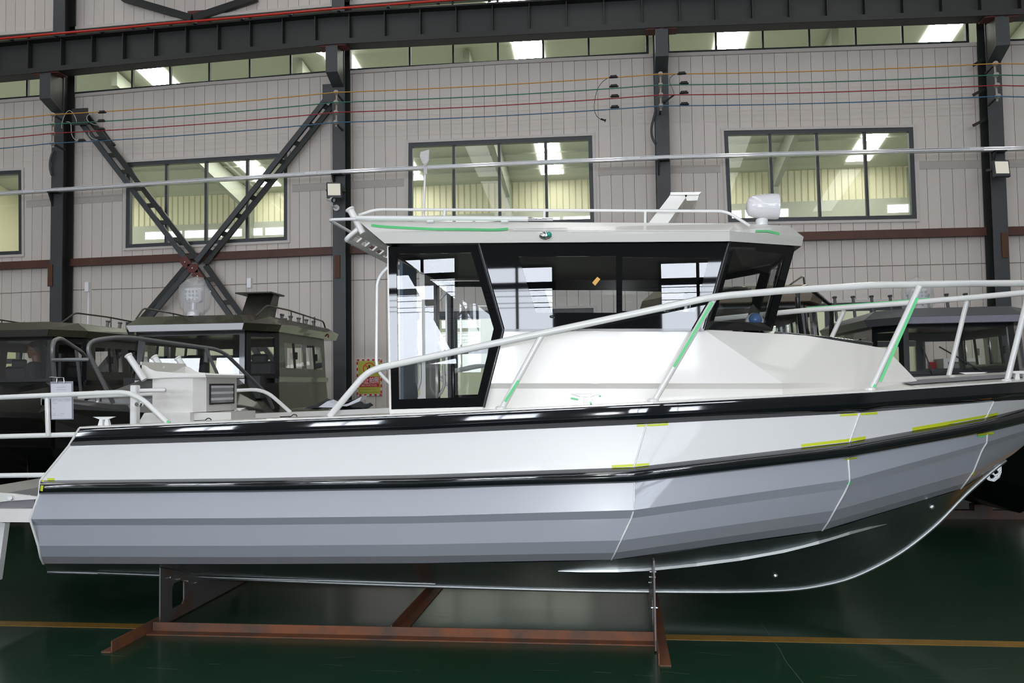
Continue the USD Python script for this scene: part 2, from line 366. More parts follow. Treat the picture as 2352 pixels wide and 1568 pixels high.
def window(n, q, cols, label, fw=0.075, rows=(), frame='frame_grey', casing=True, glassm='wall_glass', base=None, sub=0):
    """q corners TL TR BR BL (any x, z quad on the wall): frame, mullions, panes; each pane its own mesh"""
    w = struct(n, label, 'window', A(*((q[2] + q[3]) / 2)))
    bil = lambda s, t, y=0.0: (q[0] * (1 - s) + q[1] * s) * (1 - t) + (q[3] * (1 - s) + q[2] * s) * t + A(0, y, 0)
    W, H = np.linalg.norm(q[1] - q[0]), np.linalg.norm(q[3] - q[0]); fs, ft = fw / W, fw / H
    m = M(); y0, y1 = -0.015, 0.09
    def rect(s0, t0, s1, t1, ya=y0, yb=y1, mm=None):
        c = [(s0, t1), (s1, t1), (s1, t0), (s0, t0)]
        (m if mm is None else mm).hexa([bil(s, t, ya) for s, t in c] + [bil(s, t, yb) for s, t in c])
    rect(0, 0, 1, ft); rect(0, 1 - ft, 1, 1); rect(0, ft, fs, 1 - ft); rect(1 - fs, ft, 1, 1 - ft)
    part(w, 'window_frame', m, frame, False)
    ed = [fs] + list(cols) + [1 - fs]; rw = [ft] + list(rows) + [1 - ft]
    for c in cols:
        m = M(); rect(c - fs * .35, ft, c + fs * .35, 1 - ft, y0 + .02, y1 - .02); part(w, 'mullion', m, frame, False)
    for r in rows:
        m = M(); rect(fs, r - ft * .5, 1 - fs, r + ft * .5, y0 + .02, y1 - .02); part(w, 'transom', m, frame, False)
    for a, b in zip(ed[:-1], ed[1:]):
        for c, d in zip(rw[:-1], rw[1:]):
            mm = M().add([bil(a, d, .04), bil(b, d, .04), bil(b, c, .04), bil(a, c, .04)], [[0, 1, 2, 3]])
            part(w, 'pane', mm, glassm, False)
            if sub:
                m = M(); e, g = sub / W, sub / H
                for r_ in ((a, c, b, c + g), (a, d - g, b, d), (a, c + g, a + e, d - g), (b - e, c + g, b, d - g)): rect(*r_, y0 + .03, y1 - .03)
                part(w, 'sash', m, frame, False)
    if casing:
        m = M(); e, g = 0.05 / W, 0.05 / H
        for r_ in ((-e, -g, 1 + e, 0), (-e, 1, 1 + e, 1 + g), (-e, 0, 0, 1), (1, 0, 1 + e, 1)): rect(*r_, -0.03, 0.05)
        part(w, 'casing', m, 'wall_trim', False)
    return w
window('window_1', UPW[0], (0.25, 0.5, 0.75), 'dark-framed window at the far left edge, cut by the frame')
window('window_2', UPW[1], (0.247, 0.495, 0.75), 'dark-framed four-pane window behind the crossing lattice braces')
window('window_3', UPW[2], (0.249, 0.498, 0.75), 'dark-framed four-pane window above the white cabin roof rail')
window('window_4', UPW[3], (0.247, 0.497, 0.75), 'dark-framed four-pane window behind the white searchlight')
for i, (q, lb) in enumerate(zip(LOW, ('grey ground-level window at the left edge behind the dark boats', 'grey ground-level window behind the camouflaged boat', 'grey ground-level window seen through the white cabin', 'grey ground-level window behind the dark-framed boats at right'))):
    window(f'window_{i + 5}', q, (0.25, 0.5, 0.74), lb, 0.10, rows=(0.30,), sub=0.05)
for i, (mu, pa, pb) in enumerate(CLEPX):
    xa, xb = PY(pa, 160, YW)[0], PY(pb, 160, YW)[0]
    q = [A(xa, YW, z_upper(xa) - .04), A(xb, YW, z_upper(xb) - .04), A(xb, YW, z_sill(xb) + .01), A(xa, YW, z_sill(xa) + .01)]
    pr = [(PY(x, 150, YW)[0] - xa) / (xb - xa) for x in mu]
    window(f'window_{i + 9}', q, pr, 'strip of clerestory panes under the crane girder, ' + ('at the far left', 'left bay', 'middle bay', 'right bay', 'past the right column')[i], 0.05, frame='frame_black', casing=False)
m = M()
for a, b in zip(xs[:-1], xs[1:]):
    za, zb = z_sill(a), z_sill(b)
    m.hexa([[a, YW - .05, za - .05], [b, YW - .05, zb - .05], [b, YW + .03, zb - .05], [a, YW + .03, za - .05], [a, YW - .03, za + .02], [b, YW - .03, zb + .02], [b, YW + .03, zb + .02], [a, YW + .03, za + .02]])
t = struct('trim_1', 'cream sill flashing under the clerestory panes', 'trim', (0, YW, 7.5)); part(t, 'sill_flashing', m, 'wall_trim', False)
zbd = curve([(0, 473), (230, 456), (1440, 391), (2180, 378), (2352, 375)], YW)  # thin darker strip paints the shadow the cable tray casts on the wall
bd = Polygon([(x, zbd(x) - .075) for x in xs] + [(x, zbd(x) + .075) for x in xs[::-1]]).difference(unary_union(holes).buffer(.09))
t = struct('trim_2', 'painted shadow of the cable tray, a slightly darker strip across the wall beside the upper windows', 'trim', (0, YW, 5.3))
for g in bd.geoms: part(t, 'tray_shadow_strip', flat2(g, YW - .008, .007), 'tray_shade', False)
# rusty wall girts between the columns
GIRT = ('at the left edge', 'behind the camouflaged boat', 'behind the white cabin roof', 'right of the right-hand column')
for i in range(5):
    xa, xb = COLX[i] + .13, COLX[i + 1] - .13; m = M(); h = .075; g = lambda x: z_girt(x)
    m.hexa([[xa, 16.26, g(xa) - h], [xb, 16.26, g(xb) - h], [xb, YW, g(xb) - h], [xa, YW, g(xa) - h], [xa, 16.26, g(xa) + h], [xb, 16.26, g(xb) + h], [xb, YW, g(xb) + h], [xa, YW, g(xa) + h]])
    m.hexa([[xa, 16.24, g(xa) - h], [xb, 16.24, g(xb) - h], [xb, 16.26, g(xb) - h], [xa, 16.26, g(xa) - h], [xa, 16.24, g(xa) - h + .03], [xb, 16.24, g(xb) - h + .03], [xb, 16.26, g(xb) - h + .03], [xa, 16.26, g(xa) - h + .03]])
    solo('wall_girt', m, 'beam_brown', 'rust-brown steel girt along the wall ' + ('outside the left column', 'behind the camouflaged boat', 'behind the white cabin roof', 'right of the white cabin, up to the right column', 'beyond the right column')[i], 'beam', False, 'rust-brown wall girts')
# steel columns
CL = ('at the far left, outside the frame', 'left, where the lattice brace starts', 'middle, carrying a floodlight and a camera', 'behind the white radar fin', 'right, carrying the second floodlight', 'outside the frame at right')
GZ = curve([(-600, 232), (0, 176), (389, 139), (751, 103), (1145, 84), (1486, 65), (1862, 52), (2218, 38), (2700, 25)], 15.6)     # girder underside
PZ_ = curve([(-600, 145), (0, 89), (131, 77), (239, 68), (386, 53.5), (480, 46), (780, 19), (1030, 0), (1500, -22), (2200, -50), (2700, -62)], 15.5)   # red pipe
for i, x in enumerate(COLX):
    if i in (0, 5): continue
    t = thing('steel_column', 'dark grey steel H-column ' + CL[i], 'column', (x, 16.18, 0), 'steel columns along the back wall'); hw = .125
    part(t, 'front_flange', M().box(x - hw, 16.0, 0, x + hw, 16.018, 11), 'steel_grey', False)
    part(t, 'web', M().box(x - .008, 16.018, 0, x + .008, 16.34, 11), 'steel_dark', False)
    part(t, 'rear_flange', M().box(x - hw, 16.34, 0, x + hw, 16.36, 11), 'steel_dark', False)
    zb = float(GZ(x)); xs_ = x - .11
    side = [(15.62, zb), (16.0, zb), (16.0, zb - .66), (15.62, zb - .50)]
    m = M()
    for xx in (x - .11, x + .09): m.slab([[xx, a, b] for a, b in side], A(.02, 0, 0))
    part(t, 'bracket_side', m, 'steel_dark', False)
    part(t, 'bracket_face', M().box(x - .115, 15.60, zb - .50, x + .115, 15.62, zb), 'steel_grey', False)
    part(t, 'bracket_foot', M().slab([[x - .115, 15.60, zb - .50], [x + .115, 15.60, zb - .50], [x + .115, 16.0, zb - .66], [x - .115, 16.0, zb - .66]], A(0, 0, -.018)), 'steel_grey', False)
    zr = {1: PY(120, 630, 15.99)[2], 2: PY(775, 610, 15.99)[2], 3: PY(1535, 560, 15.99)[2], 4: PY(2305, 560, 15.99)[2]}[i]
    xo = {1: -.11, 2: -.03, 3: 0, 4: .05}[i]
    part(t, 'rusty_plate', M().box(x + xo - .05, 15.975, zr - .24, x + xo + .05, 15.999, zr + .20), 'rust_patch', False)
    if i == 4:
        for yy in (150, 218, 288):
            p = PY(2236, yy, 16.1); part(t, 'wire_hook', M().bar(p, A(x - .1, 16.15, p[2] + .12), .05, .05), 'steel_dark', False)
# crane girder with stiffeners, one length per bay
for i in range(5):
    xa, xb = COLX[i], COLX[i + 1]; za, zb = float(GZ(xa)), float(GZ(xb)); ha, hb = float(PZ_(xa)) - .025 - za, float(PZ_(xb)) - .025 - zb
    t = thing('crane_girder', 'dark steel crane runway girder, ' + ('length beyond the left column', 'length above the lattice braces', 'length above the middle clerestory panes', 'length above the right clerestory panes', 'length past the right column')[i], 'girder', ((xa + xb) / 2, 15.73, za), 'crane girder lengths')
    lin = lambda x, a, b: a + (b - a) * (x - xa) / (xb - xa)
    def slab2(y0, y1, fa0, fa1, fb0, fb1): return M().hexa([[xa, y0, fa0], [xb, y0, fb0], [xb, y1, fb0], [xa, y1, fa0], [xa, y0, fa1], [xb, y0, fb1], [xb, y1, fb1], [xa, y1, fa1]])
    part(t, 'bottom_flange', slab2(15.58, 15.90, za, za + .018, zb, zb + .018), 'steel_dark', False)
    part(t, 'bottom_edge', slab2(15.575, 15.60, za, za + .10, zb, zb + .10), 'steel_dark', False)
    part(t, 'top_flange', slab2(15.55, 15.92, za + ha - .03, za + ha, zb + hb - .03, zb + hb), 'steel_dark', False)
    part(t, 'web', slab2(15.735, 15.75, za + .018, za + ha - .03, zb + .018, zb + hb - .03), 'girder_grey', False)
    for k in range(9):
        x = xa + (k + .5) * (xb - xa) / 9; z0 = lin(x, za, zb); h = lin(x, ha, hb)
        part(t, 'stiffener', M().box(x - .008, 15.60, z0 + .018, x + .008, 15.735, z0 + h - .03), 'steel_dark', False)
    for x in (xa + .16, xb - .16): z0 = lin(x, za, zb); part(t, 'bearing_plate', M().box(x - .12, 15.60, z0 - .02, x + .12, 15.88, z0), 'gusset_red', False)
px = np.linspace(COLX[0], COLX[5], 60)
t = thing('red_pipe', 'bright red conductor pipe along the top of the crane girder', 'pipe', (px[0], 15.5, float(PZ_(px[0]))))
part(t, 'pipe', M().tube([[x, 15.5, float(PZ_(x))] for x in px], .022, 10), 'pipe_red', True)
for x in np.arange(COLX[0] + .4, COLX[5], .95): part(t, 'clip', M().box(x - .03, 15.49, PZ_(x) - .05, x + .03, 15.56, PZ_(x) + .028), 'frame_black', False)
# bracing in the left bay
def lattice(name, label, a, b, off, n, tmat='steel_grey', second='steel_dark'):
    a, b = PY(*a, 16.12), PY(*b, 16.12); o = A(off[0], .1, off[1]); t = thing(name, label, 'brace', A(*((a + b) / 2)), 'lattice braces of the left bay')
    part(t, 'chord', M().bar(a, b, .10, .06, (0, 1, 0)), tmat, False)
    part(t, 'chord', M().bar(a + o, b + o, .10, .06, (0, 1, 0)), second, False)
    for k in range(n):
        p = a + (b - a) * (k + .5) / n
        d = unit(b - a); part(t, 'batten', M().bar(p - o * .15 + d * .05, p + o * 1.15 + d * .05, .015, .10, d), 'steel_dark', False)
    return t
lattice('lattice_brace', 'double-angle lattice brace falling from the left column to the crossing', (168, 258), (436, 606), (.17, .03), 9)
lattice('lattice_brace', 'double-angle lattice brace rising from the crossing to the middle column', (452, 600), (752, 225), (.13, -.05), 9)
lattice('lattice_brace', 'lower lattice brace running from the crossing down behind the camouflaged boat', (448, 612), (640, 880), (.17, .03), 5)
lattice('lattice_brace', 'lower lattice brace running from the crossing down to the left column foot', (442, 612), (200, 900), (-.17, .03), 5)
t = thing('gusset_plate', 'rust-red bolted gusset plates where the lattice braces cross', 'plate', PY(445, 620, 16.0))
for (x, y, a) in ((426, 602, .9), (455, 634, .9), (443, 616, 0)):
    p = PY(x, y, 16.03); c, s = math.cos(a), math.sin(a); part(t, 'plate', M().rbox(p, (.22, .02, .17), .004, [[c, 0, s], [0, 1, 0], [-s, 0, c]]), 'gusset_red', False)
    part(t, 'bolt', M().lathe([(0, -.03), (.014, -.03), (.014, .0), (0, .0)], p, (0, 1, 0), 6), 'chrome', False)
for (a, b, n) in (((283, -4), (441, 42), 'left'), ((446, 42), (590, -6), 'right')):
    t = thing('roof_brace', f'dark angle brace above the red pipe, {n} arm of the V', 'brace', PY(*a, 16.3)); part(t, 'angle', M().bar(PY(*a, 16.3), PY(*b, 16.3), .13, .10, (0, 1, 0)), 'steel_dark', False)
p = PY(454, 40, 16.387); solo('gusset_plate', M().rbox(p, (.42, .03, .28), .005), 'gusset_red', 'dark red gusset plate at the foot of the upper V brace, above the red pipe', 'plate')
p = PY(184, 268, 16.02); solo('gusset_plate', M().rbox(p, (.34, .02, .34), .005), 'steel_dark', 'dark gusset plate at the left column where the lattice brace starts', 'plate')
p = PY(757, 214, 16.02); solo('gusset_plate', M().rbox(p, (.28, .02, .36), .005), 'steel_grey', 'grey gusset plate on the middle column at the top of the lattice brace', 'plate')

# silver cable tray across the wall
tr = [(-300, 464), (0, 445), (400, 419), (800, 394), (1180, 376), (1580, 360), (1960, 350), (2352, 341), (2600, 337)]
P = np.array([PY(x, y, 15.9) for x, y in tr])
t = thing('cable_tray', 'long silver cable tray running across the columns', 'cable tray', P[4])
m = M()
for a, b in zip(P[:-1], P[1:]): m.bar(a, b, .10, .066)
part(t, 'channel', m, 'silver', False)
m = M()
for a, b in zip(P[:-1], P[1:]): m.bar(a + A(0, -.052, .02), b + A(0, -.052, .02), .006, .010); m.bar(a + A(0, -.052, -.02), b + A(0, -.052, -.02), .006, .010)
part(t, 'lip', m, 'chrome', False)
for x in COLX[1:5]:
    z = np.interp(x, P[:, 0], P[:, 2]); part(t, 'support', M().slab([[x - .1, 15.85, z - .03], [x - .1, 16.0, z - .03], [x - .1, 16.0, z - .30], ], A(.03, 0, 0)).box(x - .1, 15.84, z - .05, x + .1, 16.0, z - .03), 'steel_dark', False)
for x, y in ((70, 441), (716, 399), (1455, 365), (2240, 344)):
    p = PY(x, y, 15.9); part(t, 'joint_plate', M().rbox(p + A(0, -.058, 0), (.24, .008, .05), .003), 'silver', False)

# conductor wires on insulators
INS = [((121, 263), (121, 285), (121, 306), (120, 329)), ((772, 212), (772, 235), (772, 258), (771, 281)), ((1517, 170), (1517, 195), (1518, 218), (1518, 243)), ((2286, 146), (2288, 172), (2290, 196), (2292, 221))]
EL = ((-300, 292), (-300, 314), (-300, 335), (-300, 359)); ER = ((2600, 134), (2600, 163), (2600, 188), (2600, 214))
for k, c in enumerate(('orange', 'green', 'red', 'blue')):
    pts = [PY(*EL[k], 15.55)] + [PY(*q[k], 15.55) for q in INS] + [PY(*ER[k], 15.55)]; out = []
    for a, b in zip(pts[:-1], pts[1:]):
        for s in np.linspace(0, 1, 9)[:-1]: out.append(a + (b - a) * s - A(0, 0, .035 * 4 * s * (1 - s)))
    out.append(pts[-1])
    solo('conductor_wire', M().tube(out, .0095, 6), 'wire_' + c, f'thin {c} conductor wire strung along the wall between insulators', 'wire', True, 'coloured conductor wires')
for i, q in enumerate(INS):
    t = thing('insulator_string', 'vertical string of four pale insulators on the ' + ('left column', 'middle column', 'column behind the radar fin', 'right column')[i], 'insulator', PY(*q[3], 15.6), 'insulator strings')
    ps = [PY(*a, 15.60) for a in q]
    for p in ps: part(t, 'insulator', M().lathe([(0, -.04), (.035, -.04), (.042, -.02), (.03, 0), (.042, .02), (.035, .04), (0, .04)], p, (0, 1, 0), 12), 'insulator')
    part(t, 'rod', M().tube([ps[0] + A(0, .03, .03), ps[-1] + A(0, .03, -.08)], .018, 8), 'insulator')
    m = M()
    for p in (ps[0], ps[3]): m.bar(p + A(0, .02, 0), A(p[0], 16.0, p[2] - .03), .03, .03)
    part(t, 'arm', m, 'steel_dark', False)
CLAMP = [(235, 257, 'right of the left column, on the orange wire'), (233, 277, 'right of the left column, on the green wire'), (232, 296, 'right of the left column, on the red wire'), (234, 319, 'right of the left column, on the blue wire'), (188, 322, 'on the blue wire in front of the lattice brace top'),
         (1409, 176, 'left of the fin column, on the orange wire'), (1410, 197, 'left of the fin column, on the green wire'), (1412, 220, 'left of the fin column, on the red wire'), (1412, 245, 'left of the fin column, on the blue wire'),
         (1566, 168, 'right of the fin column, on the orange wire'), (1571, 190, 'right of the fin column, on the green wire'), (1571, 212, 'right of the fin column, on the red wire'), (1572, 238, 'right of the fin column, on the blue wire')]
for x, y, s in CLAMP:
    p = PY(x, y, 15.55); t = thing('wire_clamp', 'small black tension clamp ' + s, 'clamp', p, 'black wire clamps')
    part(t, 'body', M().rbox(p, (.12, .05, .05), .012), 'rubber'); part(t, 'collar', M().lathe([(.0, -.08), (.014, -.08), (.018, -.06), (.018, .06), (.014, .08), (0, .08)], p + A(0, 0, -.012), (1, 0, 0), 8), 'rubber')
def loop(pts, lab, r=.007, m_='wire_white', tail=None):
    c = spline([PY(x, y, 15.6) for x, y in pts], 24); t = thing('jumper_cable', lab, 'cable', c[-1]); part(t, 'cable', M().tube(c, r, 6), m_, True)
    if tail: a, b = PY(*tail[0], 15.6), PY(*tail[1], 15.6); part(t, 'plug', M().tube([a, a + (b - a) * .85, a + (b - a) * .86, b], [.016, .016, .03, .028], 8), 'rubber', True)
loop([(143, 295), (147, 268), (160, 254), (169, 262), (176, 280)], 'thin pale jumper cable looping over the left column top')
loop([(152, 280), (160, 281), (164, 305), (172, 320), (184, 322)], 'thin pale jumper cable hanging to the blue wire at the left column')
loop([(206, 262), (199, 272), (206, 281), (226, 286)], 'short pale jumper between orange and green wires by the brace top', tail=((238, 300), (263, 334)))
loop([(204, 300), (206, 312), (218, 320), (232, 319)], 'short pale jumper between red and blue wires by the brace top')
loop([(1402, 177), (1378, 195), (1366, 230), (1368, 262), (1385, 276)], 'thin dark jumper cable looping left of the fin column', .005, 'steel_dark', ((1380, 273), (1391, 277)))
loop([(1552, 170), (1538, 186), (1545, 205), (1548, 218)], 'thin dark jumper cable looping right of the fin column', .004, 'steel_dark', ((1548, 218), (1524, 236)))
for (a, lab) in ((((1506, 247), (1504, 262), (1497, 290), (1500, 320), (1506, 330)), 'grey feed cable down the fin column'), (((124, 345), (117, 362), (115, 385), (119, 402)), 'grey feed cable down the left column')):
    solo('feed_cable', M().tube(spline([PY(x, y, 15.93) for x, y in a], 20), .022, 8), 'steel_grey', lab, 'cable', True)
# floodlights and the camera
def floodlight(x, y, lab, tilt):
    p = PY(x, y, 15.72); t = thing('floodlight', lab, 'floodlight', p); c, s = math.cos(tilt), math.sin(tilt); Rm = np.array([[.98, -.17, .0], [.17, .98, 0], [0, 0, 1]]) @ np.array([[1, 0, 0], [0, c, -s], [0, s, c]])
    part(t, 'housing', M().rbox(p, (.29, .07, .30), .015, Rm), 'frame_grey'); part(t, 'lens', M().rbox(p + Rm @ A(0, -.037, .015), (.235, .006, .215), .002, Rm), 'lamp_face')
    part(t, 'yoke', M().bar(p + Rm @ A(-.15, .02, 0), p + A(-.12, .28, .05), .02, .04).bar(p + Rm @ A(.15, .02, 0), p + A(.12, .28, .05), .02, .04).bar(p + A(-.13, .27, .05), p + A(.13, .27, .05), .04, .03), 'steel_dark', False)
floodlight(768, 437, 'square floodlight on the middle column, above the security camera', .18)
floodlight(2299, 388, 'square floodlight on the right-hand column under the cable tray', -.12)
p = PY(762, 460, 15.75); t = thing('security_camera', 'white bullet security camera on the middle column under the floodlight', 'camera', p)
part(t, 'body', M().lathe([(0, -.09), (.045, -.09), (.05, -.07), (.05, .06), (.045, .07), (0, .07)], p + A(-.01, 0, .02), (.8, -.5, -.3), 14), 'lamp_white'); part(t, 'lens_hood', M().lathe([(.035, .06), (.05, .06), (.052, .10), (.04, .10)], p + A(-.01, 0, .02), (.8, -.5, -.3), 14), 'rubber')
part(t, 'arm', M().tube([p, p + A(-.01, .05, -.09), p + A(.02, .2, -.10)], .02, 8), 'lamp_white'); part(t, 'base', M().lathe([(0, 0), (.06, 0), (.06, .05), (0, .05)], p + A(.02, .2, -.10), (0, 1, 0), 14), 'lamp_white')
# floor, painted stripe
fl = struct('floor', 'glossy dark green epoxy floor with scuffs', 'floor'); m = M()
V = [[XL, -18, 0], [XR, -18, 0], [XR, YW, 0], [XL, YW, 0]]; part(fl, 'slab', m.add(V, [[0, 1, 2, 3]]), 'floor_green', False)
yl = float(np.mean([PZ(x, y, 0)[1] for x, y in ((100, 1431), (300, 1438), (1560, 1473), (1900, 1471), (2300, 1470))]))
part(fl, 'painted_stripe', M().box(XL, yl - .055, 0, XR, yl + .055, .002), 'floor_stripe', False)
mk = M()
for i in range(60):
    a = random.uniform(-.3, .3); p = PZ(random.uniform(100, 2300), random.uniform(1395, 1560), 0); l = random.uniform(.01, .10); d = A(math.cos(a), math.sin(a), 0) * l; n = A(-d[1], d[0], 0) / l * random.uniform(.0008, .002)
    mk.add([p - d - n + A(0, 0, .001), p + d - n + A(0, 0, .001), p + d + n + A(0, 0, .001), p - d + n + A(0, 0, .001)], [[0, 1, 2, 3]])
c = [(1750, 1432), (1765, 1455), (1790, 1490), (1806, 1520), (1850, 1575)]
for a, b in zip(c[:-1], c[1:]):
    p, q = PZ(*a, 0), PZ(*b, 0); n = unit(A(-(q - p)[1], (q - p)[0], 0)) * .0015; mk.add([p - n + A(0, 0, .001), q - n + A(0, 0, .001), q + n + A(0, 0, .001), p + n + A(0, 0, .001)], [[0, 1, 2, 3]])
part(fl, 'scuff_mark', mk, 'floor_scuff', False, kind='stuff')
# the hall's other walls and the roof: they light the scene and show in the glass
YO, ZE, ZR = -18.0, 10.9, 13.2
def opp_window(x0, x1, z0, z1, n, lab, zt=None):
    w = struct(n, lab, 'window', ((x0 + x1) / 2, YO, z0)); xm = (x0 + x1) / 2
    zs = [z0, z1] if zt is None else [z0, zt, z1]
    for a, b in ((x0, xm), (xm, x1)):
        for c, d in zip(zs[:-1], zs[1:]): part(w, 'pane', M().add([[b, YO + .02, c], [a, YO + .02, c], [a, YO + .02, d], [b, YO + .02, d]], [[0, 1, 2, 3]]), 'daylight_pane', False)
    m = M(); f = .05
    for r in ((x0 - f, z0 - f, x0 + f, z1 + f), (x1 - f, z0 - f, x1 + f, z1 + f), (xm - f, z0, xm + f, z1), (x0, z0 - f, x1, z0 + f), (x0, z1 - f, x1, z1 + f)): m.box(r[0], YO, r[1], r[2], YO + .07, r[3])
    if zt: m.box(x0, YO, zt - .11, x1, YO + .09, zt + .11)
    part(w, 'window_frame', m, 'frame_black', False)
fw = struct('wall_front', 'wall behind the photographer with tall daylight windows', 'wall', (0, YO, 0)); part(fw, 'wall_core', M().box(XL, YO - .15, 0, XR, YO, ZE), 'opp_wall', False)
n = 14
for k in range(-3, 3):
    xx = -3.25 + 5.9 * k; opp_window(xx - 1.22, xx + 1.22, 2.3, 5.5, f'window_{n}', f'tall daylight window behind the photographer, number {k + 4} from the left end', 4.86); n += 1
    opp_window(xx - 2.6, xx + 2.6, 7.9, 8.8, f'window_{n}', f'daylight clerestory behind the photographer, bay {k + 4} from the left end'); n += 1
t = thing('crane_wires', 'conductor wires along the wall behind the photographer', 'wire', (0, YO + .8, 4.1), kind='structure')
for z in (4.05, 4.2, 4.42, 4.6): part(t, 'wire', M().tube([[XL, YO + .8, z + .08], [0, YO + .8, z], [XR, YO + .8, z - .05]], .012, 5), 'frame_black', True)
for nm, x, l in (('wall_left', XL, 'left end wall of the hall'), ('wall_right', XR, 'right end wall of the hall')):
    w = struct(nm, l, 'wall', (x, 0, 0)); part(w, 'wall_core', M().box(x - .075, YO, 0, x + .075, YW, ZE + 1.5), 'end_wall', False)
ce = struct('ceiling', 'pitched metal roof with translucent skylight sheets', 'ceiling', (0, 0, ZE)); YR = -.8
part(ce, 'roof_sheet', M().hexa([[XL, YO, ZE], [XR, YO, ZE], [XR, YR, ZR], [XL, YR, ZR], [XL, YO, ZE + .1], [XR, YO, ZE + .1], [XR, YR, ZR + .1], [XL, YR, ZR + .1]]).hexa([[XL, YR, ZR], [XR, YR, ZR], [XR, YW + .1, ZE], [XL, YW + .1, ZE], [XL, YR, ZR + .1], [XR, YR, ZR + .1], [XR, YW + .1, ZE + .1], [XL, YW + .1, ZE + .1]]), 'roof_sheet', False)
for k in range(-3, 4):
    xx = -.3 + 5.9 * k
    if xx - .6 < XL or xx + .6 > XR: continue
    for ya, za, yb, zb in ((YO + 1, ZE, YR - .5, ZR), (YR + .5, ZR, YW - 1.2, ZE)):
        f = lambda y: za + (zb - za) * (y - (YO if ya < YR - .1 and yb < YR else YR)) / ((YR - YO) if yb < YR else (YW + .1 - YR)) - .03
        part(ce, 'skylight', M().add([[xx - .5, ya, f(ya)], [xx + .5, ya, f(ya)], [xx + .5, yb, f(yb)], [xx - .5, yb, f(yb)]], [[0, 3, 2, 1]]), 'skylight_sheet', False)
for x in COLX: part(ce, 'rafter', M().slab([[x - .08, YO, ZE - .5], [x - .08, YR, ZR - .45], [x - .08, YR, ZR], [x - .08, YO, ZE]], A(.16, 0, 0)).slab([[x - .08, YR, ZR - .45], [x - .08, YW, ZE - .5], [x - .08, YW, ZE], [x - .08, YR, ZR]], A(.16, 0, 0)), 'steel_dark', False)
# the neighbouring hall, seen through the window bands
YF = 40.0; YN = YW + .17; zf = PY(1150, 420, YF)[2]; zr = PY(1150, 489, YF)[2]; ZN, YRN, ZRN = 10.6, 28.3, 12.9
nh = struct('neighbour_hall', 'bright neighbouring hall seen through the wall windows', 'hall', (0, 28, 0))
part(nh, 'floor_slab', M().box(XL - 8, YN, -.1, XR + 8, YF, -.01), 'next_floor', False)
part(nh, 'far_wall', M().box(XL - 8, YF, 0, XR + 8, YF + .1, zf + .6), 'next_wall', False)
part(nh, 'lower_wall', M().box(XL - 8, YF - .06, 0, XR + 8, YF, zr), 'next_roof', False)
m = M()
for x in np.arange(XL - 6, XR + 6, .29): m.box(x - .018, YF - .03, zr, x + .018, YF, zf)
part(nh, 'wall_rib', m, 'next_wall_line', False, kind='stuff')
za, zb = PY(1830, 479, YF)[2], PY(1830, 497, YF)[2]
for x in np.arange(XL - 6, XR + 6, 2.05):
    if int(x * 10) % 3: part(nh, 'wall_pane', M().box(x + .06, YF - .09, zb, x + 1.95, YF - .06, za), 'next_pane', False)
for y0_, z0_, y1_, z1_ in ((YN, ZN, YRN, ZRN), (YRN, ZRN, YF, zf)):
    part(nh, 'roof_sheet', M().hexa([[XL - 8, y0_, z0_], [XR + 8, y0_, z0_], [XR + 8, y1_, z1_], [XL - 8, y1_, z1_], [XL - 8, y0_, z0_ + .1], [XR + 8, y0_, z0_ + .1], [XR + 8, y1_, z1_ + .1], [XL - 8, y1_, z1_ + .1]]), 'next_roof', False)
    for k in range(1, 7):
        y = y0_ + (y1_ - y0_) * k / 7; z = z0_ + (z1_ - z0_) * k / 7; part(nh, 'purlin', M().box(XL - 8, y - .02, z - .13, XR + 8, y + .02, z - .05), 'next_steel', False)
    for px_, py_ in ((20, 222), (400, 172), (818, 150), (1215, 108), (1670, 90), (2125, 75), (-400, 260), (2600, 55)):
        d = ray(px_, py_); s = (ZRN - ZN) / (YRN - YN); tt = (ZN - EYE[2] - s * YN) / (d[2] - s * d[1]); xx = d[0] * tt
        ya, yb = y0_ + (.6 if y0_ < 20 else .05), y1_ - (.05 if y0_ < 20 else .8); f = lambda y: z0_ + (z1_ - z0_) * (y - y0_) / (y1_ - y0_) - .03
        part(nh, 'skylight', M().add([[xx - .5, ya, f(ya)], [xx + .5, ya, f(ya)], [xx + .5, yb, f(yb)], [xx - .5, yb, f(yb)]], [[0, 3, 2, 1]]), 'next_skylight', False)
for x in np.array(COLX) + .3:
    part(nh, 'frame', M().slab([[x, YF - .5, 0], [x, YF, 0], [x, YF, zf - .1], [x, YF - 1.0, zf - .1]], A(.22, 0, 0)).slab([[x, YF - .9, zf - .9], [x, YF - 1, zf + .1], [x, YRN, ZRN - .1], [x, YRN, ZRN - .6]], A(.22, 0, 0)), 'next_steel', False)
for nm, x in (('end_wall', XL - 8), ('end_wall', XR + 8)): part(nh, nm, M().box(x - .05, YN, 0, x + .05, YF, 12.9), 'next_wall', False)

# ------------------------------------------------------------------ THE WHITE BOAT (bow to the right, starboard side to the camera)
YB = 6.3                                    # its centre line
def ln(*pts): return np.array([PY(x, y, YB - h) for x, y, h in pts])
